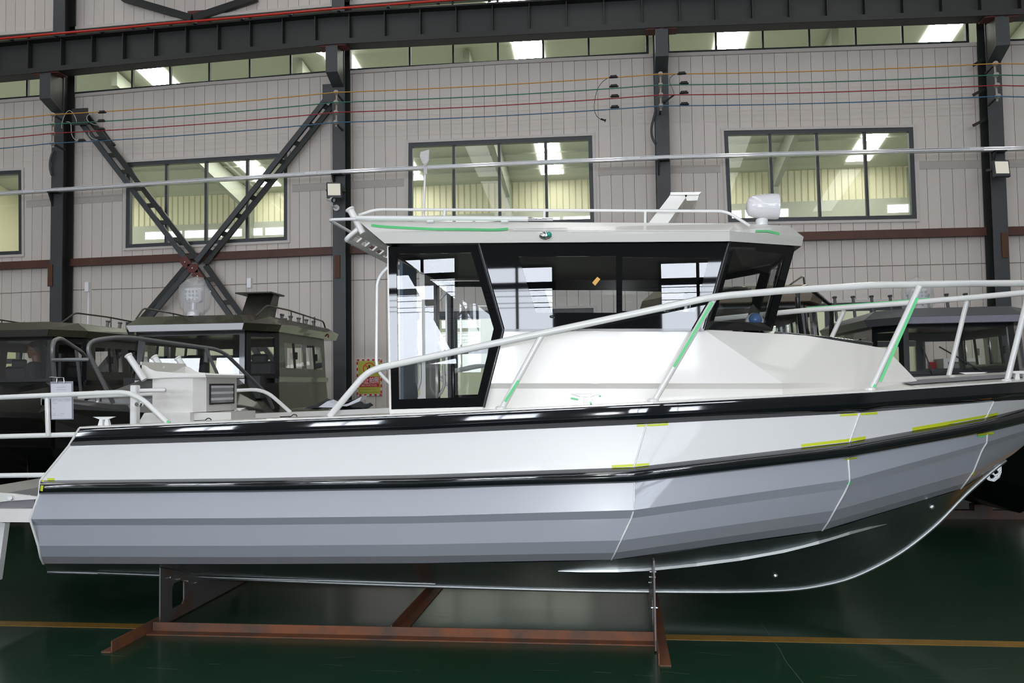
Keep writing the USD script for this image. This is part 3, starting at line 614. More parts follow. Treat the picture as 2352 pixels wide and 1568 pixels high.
#            stern              mid                 seam 1              seam 2              seam 3              stem
G0 = ln((182, 984, 1.13), (560, 968.5, 1.15), (960, 953, 1.15), (1500, 927, 1.13), (2005, 900.5, .94), (2313, 879, .55), (2462, 868, .02))
G1 = ln((172, 1006, 1.1345), (560, 995, 1.1545), (960, 980, 1.1545), (1502, 953.5, 1.1345), (2005, 927, .945), (2313, 905, .556), (2468, 896, .024))
W0 = ln((158, 1024, 1.08), (560, 1012, 1.10), (960, 997, 1.10), (1485, 973.6, 1.08), (1975, 948, .90), (2283, 922, .52), (2440, 912, .02))
W1 = ln((93, 1103, 1.115), (560, 1098, 1.135), (960, 1090, 1.135), (1456, 1072.5, 1.115), (1951, 1015, .90), (2265, 959, .49), (2425, 920, .02))
RR = ln((92, 1114, 1.175), (560, 1109.5, 1.195), (960, 1102.5, 1.195), (1455, 1087, 1.175), (1951, 1030, .965), (2266, 972, .55), (2428, 933, .03))
RL = ln((90, 1128, 1.17), (560, 1124, 1.19), (960, 1117, 1.19), (1456, 1103, 1.17), (1949, 1046, .96), (2267, 988, .545), (2426, 949, .03))
L0 = ln((90, 1135, 1.12), (560, 1130.5, 1.14), (960, 1124, 1.14), (1457, 1108, 1.12), (1948, 1051, .90), (2267, 993, .49), (2420, 955, .02))
L1 = ln((69, 1192, 1.15), (560, 1189.5, 1.17), (960, 1185, 1.17), (1456, 1171, 1.145), (1952, 1101, .89), (2267, 1015, .455), (2405, 973, .02))
L2 = ln((72, 1206, 1.105), (560, 1205.5, 1.125), (960, 1201.5, 1.125), (1450, 1190, 1.10), (1945, 1122, .85), (2256, 1032, .42), (2390, 986, .02))
L3 = ln((88, 1253, 1.085), (560, 1253, 1.105), (960, 1250, 1.105), (1426, 1241, 1.075), (1917, 1172, .79), (2236, 1082, .34), (2350, 1024, .02))
L4 = ln((93, 1278, 1.02), (560, 1279, 1.04), (960, 1277, 1.04), (1413, 1269, 1.005), (1902, 1199, .71), (2217, 1109, .27), (2328, 1042, .02))
L5 = ln((100, 1294, .93), (560, 1295, .95), (960, 1293, .95), (1405, 1285, .92), (1889, 1218, .62), (2207, 1122, .20), (2308, 1056, .015))
WB = thing('boat', 'white cabin boat with black gunwale and grey lower hull, on a rusty cradle', 'boat', A(-.3, YB, .13))
def both(name, m, mt, smooth=False, label=None):
    part(WB, name, m, mt, smooth, label); part(WB, name, m.mirror(YB), mt, smooth, label)
NEAR = []
def fine(lines, n=8, k=4):    # bilinear subdivision: warped plates shade smoothly
    out = []
    for a, b in zip(lines[:-1], lines[1:]):
        for j in range(k): out.append(a * (1 - j / k) + b * j / k)
    return dense(out + [lines[-1]], n)
def dense(lines, n=8):     # finer stations along each interval
    out = []
    for l in lines:
        q = [l[0]]
        for a, b in zip(l[:-1], l[1:]):
            q += [a + (b - a) * (k + 1) / n for k in range(n)]
        out.append(np.array(q))
    return out
def strip(name, lines, mt, lab=None):
    """one strake, a plate per station interval (the seams), both sides"""
    for i0, i1 in ((0, 3), (3, 4), (4, 5), (5, 6)):
        m = M().loft(fine([l[i0:i1 + 1] for l in lines]), True); NEAR.append(m.get()); part(WB, name, m, mt, 6, lab)
    part(WB, name, M().loft(fine(lines), True).mirror(YB), mt, 6, lab)
strip('side_plate', [W0, W1], 'hull_white')
strip('lower_plate', [L0, L1, L2, L3, L4, L5], 'hull_grey', 'grey stepped lower hull plate')
m = M().loft(dense([G0 + A(0, .004, .002), G0 * .92 + G1 * .08, G0 * .5 + G1 * .5, G0 * .1 + G1 * .9, G1 + A(0, .002, -.001), G1 * .6 + W0 * .4 + A(0, -.004, -.002), W0]), True); NEAR.append(m.get()); both('gunwale', m, 'gloss_gunwale', 50, 'black glossy gunwale')
m = M().loft(dense([W1, W1 * .25 + RR * .75 + A(0, 0, .006), RR, RL, RL * .3 + L0 * .7 + A(0, 0, -.004), L0]), True); NEAR.append(m.get()); both('rubbing_strake', m, 'gloss_black', 35, 'black moulded rubbing strake')
for nm, pts, r, mt in (('weld_seam', [W0[3], W1[3]], .006, 'weld_white'), ('weld_seam', [L[3] for L in (L0, L1, L2, L3, L4, L5)], .006, 'weld_white'), ('weld_seam', [W0[4], W1[4]], .005, 'weld_white'), ('weld_seam', [L[4] for L in (L0, L1, L2, L3, L4, L5)], .006, 'weld_white'),
                       ('weld_seam', [W0[5], W1[5]], .004, 'weld_white'), ('weld_seam', [L[5] for L in (L0, L1, L2, L3, L4, L5)], .006, 'weld_white')):
    both(nm, M().tube(lerp_line(pts, 14), r, 6), mt, True)
both('transom_edge', M().tube([l[0] for l in (G0, W0, W1, L0, L1, L3, L4, L5)], .009, 6), 'white_paint', True)
# bottom: chine to keel
CH = [(100, 1294, .93), (300, 1294.5, .94), (560, 1295, .95), (960, 1293, .95), (1405, 1285, .92), (1650, 1252, .79), (1889, 1218, .62), (2000, 1186, .49), (2110, 1152, .33), (2207, 1122, .20), (2260, 1087, .10), (2308, 1056, .012)]
KE = [(110, 1312), (290, 1317), (520, 1327), (960, 1344), (1400, 1356), (1640, 1358), (1800, 1354), (1920, 1336), (2040, 1285), (2140, 1213), (2225, 1128), (2310, 1055)]
chine = ln(*CH); keel = np.array([PY(x, y, YB) for x, y in KE]); ks = spline(keel, 60); kk = np.array([ks[np.abs(ks - k).sum(1).argmin()] for k in keel])
rows = []
for f in (0, .25, .5, .75, 1):
    q = chine * (1 - f) + keel * f; q = q + np.outer(np.linspace(0, 1, len(q)) ** 2, A(0, -.10, -.05)) * (4 * f * (1 - f)); rows.append(spline(q, 48) if f not in (0,) else lerp_line(q, 48))
# keep chine/keel rows matched by their own parameter
par = np.linspace(0, 1, 61); rows = []
for f in (0, .2, .4, .6, .8, 1):
    q = chine * (1 - f) + keel * f
    q[:, 1] -= .02 * np.linspace(0, 1, len(q)) ** 3 * 4 * f * (1 - f) * np.minimum(1, (YB - q[:, 1]) / .25)
    from scipy.interpolate import PchipInterpolator
    rows.append(PchipInterpolator(np.linspace(0, 1, len(q)), q)(par))
bm = M().loft(rows, True); BOT = bm.get(); part(WB, 'bottom_plate', bm, 'aluminium_bottom', 30, 'bare aluminium bottom plate'); part(WB, 'bottom_plate', bm.mirror(YB), 'aluminium_bottom', 30, 'bare aluminium bottom plate')
part(WB, 'keel_bar', M().tube(rows[-1] + A(0, 0, -.004), .013, 8), 'aluminium_bar', True, 'bright aluminium keel bar')
# spray strake on the bottom
st = [(1282, 1311), (1340, 1310), (1420, 1308), (1500, 1304), (1600, 1294), (1700, 1281), (1800, 1263), (1880, 1243), (1950, 1222), (2000, 1210), (2036, 1203)]
sp = []
for x, y in st:
    c = cast(x, y, BOT); sp.append(c[0])
sp = np.array(sp); w = np.array([.004, .018, .026, .028, .028, .028, .028, .028, .026, .018, .004])
o = sp + A(0, -.5, -.5)[None] * w[:, None]; both('spray_strake', M().loft([sp + A(0, -.1, .6)[None] * w[:, None], o, sp + A(0, 0, -.6)[None] * w[:, None]], True), 'aluminium_bar', False, 'aluminium spray strake under the bow')
k1 = [(225, 1315), (345, 1321)]; both('chine_bar', M().tube([PY(225, 1315.5, YB - .18), PY(520, 1327, YB - .14), PY(1000, 1340, YB - .1)], .008, 6), 'aluminium_bar', True)
for x, y in ((2140, 1164), (1781, 1321)):
    c = cast(x, y, BOT); part(WB, 'drain_boss', M().lathe([(0, -.004), (.018, 0), (.012, .012), (0, .014)], c[0], c[1], 10), 'aluminium_weld')
# bow eye plate
e0 = [PY(x, y, YB - .008) for x, y in ((2262, 1094), (2280, 1082), (2300, 1066), (2301, 1083), (2296, 1097), (2284, 1106), (2270, 1103))]
def circ(px, py, r, n=14): c = PY(px, py, YB - .008); return [c + r * A(math.cos(a), 0, math.sin(a)) for a in np.linspace(0, 2 * math.pi, n, False)]
part(WB, 'bow_eye_plate', M().plate(e0, [circ(2279, 1094, .015), circ(2288, 1084, .015)], .016, (0, 1, 0)), 'aluminium_weld', False, 'aluminium bow eye plate with two holes')
# transom
tl = [G0, W0, W1, L0, L1, L2, L3, L4, L5]; s_ = np.array([l[0] for l in tl]); p_ = s_.copy(); p_[:, 1] = 2 * YB - p_[:, 1]
part(WB, 'transom', M().loft([s_[1:], p_[1:]]).add([s_[-1], rows[-1][0], p_[-1]], [[0, 1, 2]]), 'white_paint', False)
# decks
D0 = dense([G0], 6)[0]; up_ = A(0, 0, .012)
topd = []
hb = YB - D0[:, 1]; x_ = D0[:, 0]; bow = np.clip((x_ - 1.3) / .6, 0, 1)
inn = np.c_[x_, YB - np.where(x_ > 1.4, hb * .5, hb - .26 + 0 * hb), D0[:, 2] + .012 + .03 * bow]; cen = np.c_[x_, np.full(len(x_), YB), D0[:, 2] + .012 + .05 * bow]
both('side_deck', M().loft([D0 + A(0, -.004, 0), D0 + A(0, -.004, .010), D0 + A(0, .01, .012), inn]), 'cabin_white', False)
b0 = int(np.argmax(x_ > 1.25)); both('fore_deck', M().loft([inn[b0:], cen[b0:]]), 'cabin_white', False)
both('coaming', M().loft([inn[:b0], inn[:b0] * A(1, 1, 0) + A(0, 0, .70)]), 'cabin_white', False)
xa, xb = x_[0] + .1, -.2
part(WB, 'cockpit_sole', M().box(xa, YB - .9, .68, xb, YB + .9, .70), 'deck_grey', False)
part(WB, 'transom_bulkhead', M().box(x_[0] + .02, YB - 1.0, .70, x_[0] + .08, YB + 1.0, D0[0, 2] - .12), 'cabin_white', False)
# non-skid pads and a hatch box on the foredeck
for pa in ([(2125, 879, .72), (2300, 868, .25), (2340, 868, .3), (2300, 880, .46), (2170, 884, .76)],):
    q = [PZ(x, y, float(np.interp(PY(x, y, YB - h)[0], x_, cen[:, 2])) + .002) for x, y, h in pa]
t_ = []
for f in (.35, 1.0):
    i = D0[b0 + 3:-3] * (1 - f) + inn[b0 + 3:-3] * f; t_.append(i + A(0, 0, .008 + .010 * (1 - f)))
both('nonskid_pad', M().loft(t_), 'deck_grey', False, 'grey non-skid deck pad')
# trunk cabin
r0 = ln((1154, 757, .985), (1618, 757, .955), (1850, 770, .60), (2035, 800, .34)); r1 = ln((1124, 880, .992), (1797, 880, .945), (1950, 877.5, .75), (2108, 876, .46))
_a, _b, _c = r0[1], r1[1], r1[3]; _n = np.cross(_b - _a, _c - _a)
def on_plane(px_, py_): d = ray(px_, py_); return EYE + d * ((_a - EYE) @ _n) / (d @ _n)
r0[2], r0[3], r1[2] = on_plane(1850, 770), on_plane(2035, 800), on_plane(1950, 878)
r2 = ln((1121, 892, .95), (1797, 893, .905), (1950, 888, .715), (2104, 882, .45)); r3 = ln((1108, 945, .95), (1797, 918, .90), (1950, 908, .71), (2102, 893, .45))
m = M().loft(fine([r0, r1], 8, 6)); NEAR.append(m.get()); both('trunk_side', m, 'cabin_white', 6); both('trunk_ledge', M().loft(fine([r1, r2], 8, 1)), 'cabin_white', 6); m = M().loft(fine([r2, r3], 8, 2)); both('trunk_coaming', m, 'cabin_white', 6)
mm = lambda l: l * A(1, -1, 1) + A(0, 2 * YB, 0)
part(WB, 'trunk_top', M().loft([r0[1:], mm(r0[1:])]), 'cabin_white', False)
f_ = np.array([r0[3], r1[3], r2[3], r3[3]]); part(WB, 'trunk_front', M().loft([f_, mm(f_)]), 'cabin_white', False)
q = [PY(1780, 765, YB - .30), PY(1900, 777, YB - .26), PY(2004, 790, YB - .22)]; part(WB, 'hatch_gutter', M().tube([q[0], q[1], q[2]], [.014, .014, .012], 8), 'gloss_black', True, 'black rail along the trunk cabin top')
hp = ln((2106, 893, .50), (2112, 879, .46), (2200, 876, .38), (2205, 884, .40)); part(WB, 'hatch_box', M().slab(hp, A(0, .3, .0)), 'cabin_white', False)
# ---- cabin: black framed glass panels
yS = lambda x: YB - .985 + max(0, (1098 - x) / 206) * .031
sp_ = lambda pts: [PY(x, y, yS(x)) for x, y in pts]
def panel(nm, outer, holes, label, gl='cabin_glass', t=.012):
    m = M().plate(outer, holes, t, (0, 1, 0)); NEAR.append(m.get())
    for mr in (False, True):
        a = part(WB, nm, m.mirror(YB) if mr else m, 'frit_black', False, label)
        for h in holes:
            c = np.mean(h, 0); n = unit(np.cross(h[1] - h[0], h[2] - h[0])); n = n if n[1] > 0 else -n
            g = M().add(np.array([c + (p - c) * 1.01 + n * .003 for p in h]), [[0, 1, 2, 3]] if len(h) == 4 else [[0, i, i + 1, i + 1] for i in range(1, len(h) - 1)])
            part(a, 'pane', g.mirror(YB) if mr else g, gl, False)
    return m
panel('aft_window', sp_([(892, 567), (1098, 561), (1154, 757), (1110, 934), (899, 940)]), [sp_([(910, 583), (1082, 580), (1134, 755), (1096, 911), (916, 917)])], 'black-framed aft side window')
W1h = [(1191, 589), (1415, 588), (1416, 718), (1231, 718)]; W2h = [(1429, 590), (1628, 593), (1597, 716), (1429, 714)]
panel('side_window', sp_([(1101, 559), (1673, 555), (1617, 757), (1157, 757)]), [sp_(W1h), sp_(W2h)], 'black side window with two clear lights')
fx = lambda x, y, s: PY(x, y, YB - .985 + .55 * s)
panel('corner_window', [fx(1675, 555, 0), fx(1826, 568, 1), fx(1774, 760, 1), fx(1617, 757, 0)], [[fx(1689, 573, .08), fx(1806, 584, .88), fx(1761, 741, .88), fx(1639, 737, .1)]], 'black-framed angled corner window')
wa, wb = fx(1826, 568, 1), fx(1774, 760, 1); fl_ = lambda p: p * A(1, -1, 1) + A(0, 2 * YB, 0); ws = [wa, fl_(wa), fl_(wb), wb]
wp = lambda s, t: (ws[0] * (1 - s) + ws[1] * s) * (1 - t) + (ws[3] * (1 - s) + ws[2] * s) * t
wh = [[wp(a, .08), wp(b, .08), wp(b, .9), wp(a, .9)] for a, b in ((.06, .47), (.53, .94))]
a = part(WB, 'windscreen', M().plate(ws, wh, .012, (-1, 0, 0)), 'frit_black', False, 'black-framed windscreen in two halves')
for h in wh: part(a, 'pane', M().add(h, [[0, 1, 2, 3]]), 'cabin_glass', False)
both('corner_post', M().tube([fx(1674, 555, 0), fx(1617, 758, 0)], .010, 8), 'satin_black', True)
both('window_divider', M().tube([PY(1100, 560, yS(1100) - .004), PY(1156, 757, yS(1156) - .004), PY(1111, 935, yS(1111) - .004)], .009, 8), 'satin_black', True)
both('lower_gasket', M().bar(PY(1155, 758, yS(1155) - .002), PY(1617, 757, yS(1600) - .002), .012, .014), 'satin_black', False)
both('aft_jamb', M().slab(sp_([(889, 565), (894, 565), (901, 945), (894, 945)]), A(0, .05, 0)), 'cabin_white', False)
q = sp_([(895, 940), (1110, 934), (1108, 950), (895, 956)]); both('cabin_sill', M().slab(q, A(0, .03, 0)), 'cabin_white', False)
# ---- cabin roof
def ring(pts): s = [PY(x, y, Y) for x, y, Y in pts]; return np.array(s + [fl_(p) for p in s[::-1]])
R0 = ring([(884, 559, YB - 1.0), (1676, 554, YB - 1.02), (1841, 565, YB - .42)]); R1 = ring([(853, 533, YB - 1.03), (1676, 530, YB - 1.05), (1846, 544, YB - .44)])
R2 = ring([(823, 507, YB - .93), (1690, 513, YB - .90), (1812, 518.5, YB - .36)])
cl = lambda r: np.vstack([r, r[:1]])
m = M().loft([cl(R0), cl(R1), cl(R2)]); ROOF = m.get(); NEAR.append(ROOF); cap = M().add(R2, [[0, 1, 4, 5], [1, 2, 3, 4]])
Vr, Fr = m.get(); m.add(*cap.get()); part(WB, 'cabin_roof', m, 'cabin_white', False, 'white faceted cabin roof')
part(WB, 'headliner', M().add(R0 + A(0, 0, .004), [[0, 5, 4, 1], [1, 4, 3, 2]]), 'inner_dark', False)
both('roof_crease', M().tube([PY(1178, 528, YB - 1.048), PY(1676, 529.5, YB - 1.052)], .003, 5), 'white_paint', True)
# aft visor plate with tool holes
va, vb = PY(832, 517, YB - .92), PY(794, 550, YB - .92); Y2 = 2 * YB - (YB - .92)
vA, vB = va * A(1, 0, 1) + A(0, Y2, 0), vb * A(1, 0, 1) + A(0, Y2, 0); vp = lambda s, t: (va * (1 - t) + vb * t) * (1 - s) + (vA * (1 - t) + vB * t) * s
hl = []
for k in range(9):
    s0 = .05 + k * .10; hl.append([vp(s0, .55), vp(s0 + .062, .55), vp(s0 + .062, .86), vp(s0, .86)])
a = part(WB, 'aft_visor', M().plate([va, vA, vB, vb], hl, .012), 'cabin_white', False, 'white aft visor plate with a row of square holes')
part(a, 'edge_tube', M().tube(fillet([va, vb, vB, vA], .03), .016, 8), 'white_paint', True)
# tubes of the roof
both('roof_rail', M().tube(fillet([PY(x, y, YB - .88) for x, y in ((824, 494), (862, 481), (1667, 484.5), (1722, 518))], .05), .0095, 8), 'white_paint', True)
for x, ya, yb in ((1021, 482, 500), (1250, 482, 505), (1482, 484, 514)): both('rail_post', M().tube([PY(x, ya, YB - .88), PY(x, yb, YB - .88)], .010, 8), 'white_paint', True)
both('awning_track', M().tube([PY(818, 501, YB - .97), PY(1213, 502, YB - .97)], .0165, 10), 'white_paint', True, 'white awning track along the roof edge')
for x in (990, 1160): both('track_clip', M().rbox(PY(x, 509, YB - .95), (.045, .06, .014), .004), 'white_paint')
both('awning_rod', M().tube([PY(1210, 502.5, YB - .97), PY(1270, 503, YB - .97)], .011, 8), 'chrome', True)
q = PY(756, 505, YB - .97); part(WB, 'awning_bar', M().tube(fillet([PY(822, 502, YB - .97), q, fl_(q), fl_(PY(822, 502, YB - .97))], .03), .0105, 8), 'silver', True, 'silver awning bar sticking out aft of the roof')
for dy in (0,):
    a_, b_ = PY(803, 479, YB - .93) + A(0, dy, 0), PY(834, 536, YB - .93) + A(0, dy, 0); d_ = unit(b_ - a_)
    part(WB, 'rod_holder', M().lathe([(.019, 0), (.030, .0), (.031, .008), (.023, .016), (.021, np.linalg.norm(b_ - a_)), (0, np.linalg.norm(b_ - a_))], a_, d_, 14), 'white_paint', 30, 'white flared rod holder at the roof end')
# nav light, radar fin, searchlight, aerial
c = cast(1255, 541, ROOF); part(WB, 'nav_light', M().add(trimesh.creation.icosphere(3).vertices * [.046, .022, .026] * np.where(trimesh.creation.icosphere(3).vertices[:, :1] > 0, [.8, 1, .9], [1, 1, 1]) + c[0] - A(0, .008, 0), trimesh.creation.icosphere(3).faces), 'chrome', True, 'chrome teardrop navigation light'); ic = trimesh.creation.icosphere(2)
part(WB, 'nav_lens', M().add(ic.vertices * [.017, .013, .016] + c[0] + A(.017, -.020, .004), ic.faces), 'nav_green', True)
yf = YB - .25; fq = lambda p: [PY(x, y, yf) for x, y in p]
fin = fq([(1486, 517), (1543, 443), (1581, 445), (1531, 517)])
part(WB, 'radar_fin', M().slab(fin, A(0, .5, 0)), 'cabin_white', False, 'slanted white radar fin'); part(WB, 'fin_plate', M().slab([PY(1540, 441.5, yf - .02), PY(1611, 440.5, yf - .02), PY(1605, 447, yf - .02), PY(1540, 447, yf - .02)], A(0, .54, 0)), 'cabin_white', False)
part(WB, 'fin_gusset', M().slab(fq([(1572, 446), (1606, 446), (1602, 460), (1578, 461)]), A(0, .012, 0)), 'cabin_white', False)
yl_ = YB - .40; c = PY(1753, 474, yl_); ax = unit(A(.97, 0, -.03)); k_ = yl_ / 2000 * 1.02
prof = [(0, -36), (12, -35.5), (20, -31), (24.5, -20), (26.5, -5), (28, 12), (28.5, 26), (28, 32), (26.5, 33), (26, 29), (0, 29)]
a = part(WB, 'searchlight', M().lathe([(r * k_, z * k_) for r, z in prof], c, ax, 28), 'lamp_white', 40, 'glossy white remote searchlight')
part(a, 'lens', M().lathe([(0, 29.5 * k_), (26 * k_, 29.5 * k_)], c, ax, 28), 'led_lens'); part(a, 'saddle', M().rbox(c + A(-.02, 0, -.055), (.12, .03, .035), .008, [[.95, 0, .3], [0, 1, 0], [-.3, 0, .95]]), 'lamp_white')
b_ = PY(1750, 518, yl_); part(a, 'pedestal', M().lathe([(.040, 0), (.040, 12 * k_), (.035, 15 * k_), (.018, 17 * k_), (.012, 27 * k_), (0, 28 * k_)], b_, (0, 0, 1), 20), 'white_paint', 35)
ya_ = YB + .05; a = part(WB, 'aerial', M().tube([PY(973, 508, ya_), PY(977, 365, ya_)], .0085, 8), 'silver', True, 'aerial with its head wrapped in plastic film')
part(a, 'film_wrap', M().hull([PY(x, y, ya_ + d) for x, y in ((964, 358), (966, 349), (986, 343), (985, 368), (978, 381), (970, 374)) for d in (-.03, .03)]).hull([PY(x, y, ya_ + d) for x, y in ((972, 378), (981, 378), (981, 398), (974, 402)) for d in (-.012, .012)]), 'wrap_film', False)
# bow rails and stanchions, stern rails
br = [(757, 956, 1.10), (846, 850, 1.10), (1640, 681, 1.10), (1800, 667, 1.04), (2000, 655, .90), (2200, 651, .72), (2352, 650, .50), (2450, 655, .20)]
both('bow_rail', M().tube(fillet([PY(x, y, YB - h) for x, y, h in br], .09, 6), .021, 12), 'white_paint', True, 'white tubular bow rail')
for (a_, b_, h) in (((1246, 766), (1150, 943), 1.09), ((1640, 686), (1500, 925), 1.07), ((2112, 657), (1999, 899), .87), ((2368, 652), (2312, 880), .50)):
    both('stanchion', M().tube([PY(*a_, YB - h), PY(*b_, YB - h)], .018, 10), 'white_paint', True); both('stanchion_foot', M().lathe([(.034, -.004), (.034, .008), (.02, .016)], PY(*b_, YB - h) + A(0, 0, .012), (0, 0, 1), 12), 'white_paint')
both('stern_rail', M().tube(fillet([PY(x, y, YB - 1.04) for x, y in ((-260, 924), (-60, 915), (308, 899), (388, 972))], .12, 6), .0165, 10), 'white_paint', True, 'white stern side rail')
part(WB, 'stern_rail', M().tube([PY(x, y, YB - 1.0) for x, y in ((-260, 1009), (190, 997))], .0165, 10), 'white_paint', True); both('stern_rail', M().tube([PY(x, y, YB - 1.0) for x, y in ((-260, 1095), (135, 1090))], .0165, 10), 'white_paint', True)
part(WB, 'rail_post', M().tube([PY(108, 908, YB - 1.02), PY(111, 1001, YB - 1.02)], .0165, 10), 'white_paint', True); part(WB, 'rail_post', M().tube([PY(-150, 918, YB - 1.02), PY(-150, 1095, YB - 1.02)], .0165, 10), 'white_paint', True)
both('grab_rail', M().tube(fillet([PY(x, y, YB - .90) for x, y in ((900, 604), (866, 640), (865, 850), (902, 886))], .06), .0115, 8), 'white_paint', True, 'white vertical grab rail aft of the cabin')
# swim platform and its ladder leg
xs0 = PY(73, 1180, YB - 1.0)[0]; part(WB, 'swim_platform', M().box(xs0 - 1.3, YB - .95, PY(40, 1199, YB - .95)[2], xs0, YB + .95, PY(40, 1168, YB - .95)[2]), 'cabin_white', False, 'white swim platform box')
part(WB, 'platform_pad', M().slab([PY(-120, 1156, YB - .9), PY(78, 1142, YB - .9), PY(78, 1165, YB - .9), PY(-120, 1169, YB - .9)], A(0, 1.8, 0)), 'deck_grey', False)
a = part(WB, 'ladder_bracket', M().slab([PY(-60, 1128, YB - .93), PY(30, 1133, YB - .93), PY(84, 1140, YB - .93), PY(84, 1146, YB - .93), PY(20, 1150, YB - .93), PY(-60, 1160, YB - .93)], A(0, .02, 0)), 'cabin_white', False); part(a, 'bolt', M().lathe([(0, -.02), (.014, -.02), (.018, -.01), (.018, 0)], PY(28, 1142, YB - .93), (0, 1, 0), 12), 'chrome')
part(WB, 'ladder_leg', M().bar(PY(10, 1198, YB - .7), PY(-8, 1330, YB - .7), .05, .05, (0, 1, 0)), 'white_paint', False)
# stern post with latch, bait station
p0, p1 = PY(310, 978, YB - .62), PY(310, 891, YB - .62); part(WB, 'gate_post', M().rbox((p0 + p1) / 2, (.048, .06, p1[2] - p0[2] + .04), .008), 'white_paint'); part(WB, 'latch', M().lathe([(0, -.03), (.014, -.03), (.017, -.02), (.012, 0), (.018, .01), (.018, .03)], PY(319, 928, YB - .66), (0, 1, 0), 12), 'chrome')
part(WB, 'gate_bar', M().tube([PY(312, 897, YB - .60), PY(380, 895, YB - .60)], .014, 8), 'white_paint', True)
y0b = YB - .42; bx = lambda x, y, Y=y0b: PY(x, y, Y)
xl, xc, xr = bx(350, 900)[0], bx(443, 900)[0], bx(465, 900)[0]; zt, zb = bx(400, 866)[2], bx(400, 947)[2]; dp = .56
pl = [A(xl, y0b, 0), A(xc, y0b, 0), A(xr, y0b + .06, 0), A(xr, y0b + dp, 0), A(xl, y0b + dp, 0)]
m = M().slab([p + A(0, 0, zb) for p in pl], A(0, 0, zt - zb)); a = part(WB, 'bait_station', m, 'cabin_white', False, 'white bait station box in the cockpit')
d0, d1 = y0b + .10, y0b + .50; zz0, zz1 = zb + .05, zt - .05; xd = xr + .002
fr = M().plate([A(xd, d0, zz0), A(xd, d1, zz0), A(xd, d1, zz1), A(xd, d0, zz1)], [[A(xd, d0 + .012, zz0 + .012), A(xd, d1 - .012, zz0 + .012), A(xd, d1 - .012, zz1 - .012), A(xd, d0 + .012, zz1 - .012)]], .008, (1, 0, 0)); part(a, 'window_gasket', fr, 'rubber', False)
part(a, 'window', M().box(xd, d0 + .01, zz0 + .01, xd + .003, d1 - .01, zz1 - .01), 'led_lens', False)
for k in range(3): part(a, 'shelf_shadow' if 0 else 'louvre', M().box(xd + .003, d0 + .014, zz0 + .03 + k * .045, xd + .006, d1 - .014, zz0 + .048 + k * .045), 'boat_silver', False)
# tray: side plates with the wavy edge, back, bottom
wav = [(337, 870), (440, 864), (472, 862.5), (472, 856.5), (440, 857), (400, 855.5), (377, 853.7), (362, 852.6), (354, 851), (348, 848.5), (343, 846), (337, 841), (331, 838.3), (318, 837.5), (322, 862)]
sd = [bx(x, y, y0b - .04) for x, y in wav]
part(WB, 'bait_tray', M().plate(sd, (), .008, (0, 1, 0)), 'cabin_white', False, 'white bait tray side with a wavy edge'); part(WB, 'bait_tray', M().plate([p + A(0, dp + .08, 0) for p in sd], (), .008, (0, -1, 0)), 'cabin_white', False)
xt0, xt1 = bx(322, 860, y0b - .04)[0], bx(472, 860, y0b - .04)[0]; zt2 = bx(400, 860, y0b - .04)[2]
part(WB, 'tray_back', M().box(xt0, y0b - .04, zt2 - .01, xt0 + .01, y0b + dp + .04, zt2 + .095), 'cabin_white', False); part(WB, 'tray_board', M().box(xt0, y0b - .035, zt2 - .022, xt1, y0b + dp + .04, zt2 - .004), 'cabin_white', False)
for k, (ta, tb) in enumerate((((294, 815), (332, 872)), )):
    for j in range(3):
        a_, b_ = bx(*ta, y0b - .08) + A(0, j * (dp + .14) / 2, 0), bx(*tb, y0b - .08) + A(0, j * (dp + .14) / 2, 0); d_ = unit(b_ - a_); l_ = np.linalg.norm(b_ - a_) * (1 if j == 0 else .55)
        part(WB, 'rod_holder', M().lathe([(.020, 0), (.028, 0), (.029, .008), (.0235, .014), (.0225, l_), (0, l_)], a_, d_, 16), 'white_paint', 30, 'white flared rod holder on the bait tray')
zp = bx(400, 985)[2]; xp0, xp1 = bx(312, 975)[0], bx(335, 948)[0]
part(WB, 'bait_pedestal', M().slab([A(xp0, y0b - .02, zp), A(bx(440, 900)[0], y0b - .02, zp), A(bx(440, 900)[0], y0b - .02, zb), A(xp1, y0b - .02, zb)], A(0, .5, 0)).box(bx(440, 900)[0], y0b + .04, zp, bx(525, 900)[0] , y0b + .46, zb - .004), 'cabin_white', False)
part(WB, 'pedestal_leg', M().box(xl - .02, y0b, .70, xl + .42, y0b + .45, zp), 'cabin_white', False)
# cleats
def cleat(c, L_, mt='white_paint', n='cleat', lab=None):
    a = M().hull([c + A(sx * L_ / 2, sy * .007, .074) for sx in (-1, 1) for sy in (-1, 1)] + [c + A(sx * L_ / 6, sy * .012, z) for sx in (-1, 1) for sy in (-1, 1) for z in (.056, .069)])
    for sx in (-1, 1): a.hull([c + A(sx * L_ * .12 + dx, dy, .060) for dx in (-.010, .010) for dy in (-.010, .010)] + [c + A(sx * L_ * .16 + dx, dy, 0) for dx in (-.018, .018) for dy in (-.016, .016)])
    part(WB, n, a, mt, 40, lab)
for x, y, h, L_ in ((240, 983, 1.0, .155), (1345, 932, 1.06, .18), (2346, 878, .38, .20)):
    p = PY(x, y, YB - h); cleat(p, L_); cleat(fl_(p), L_)
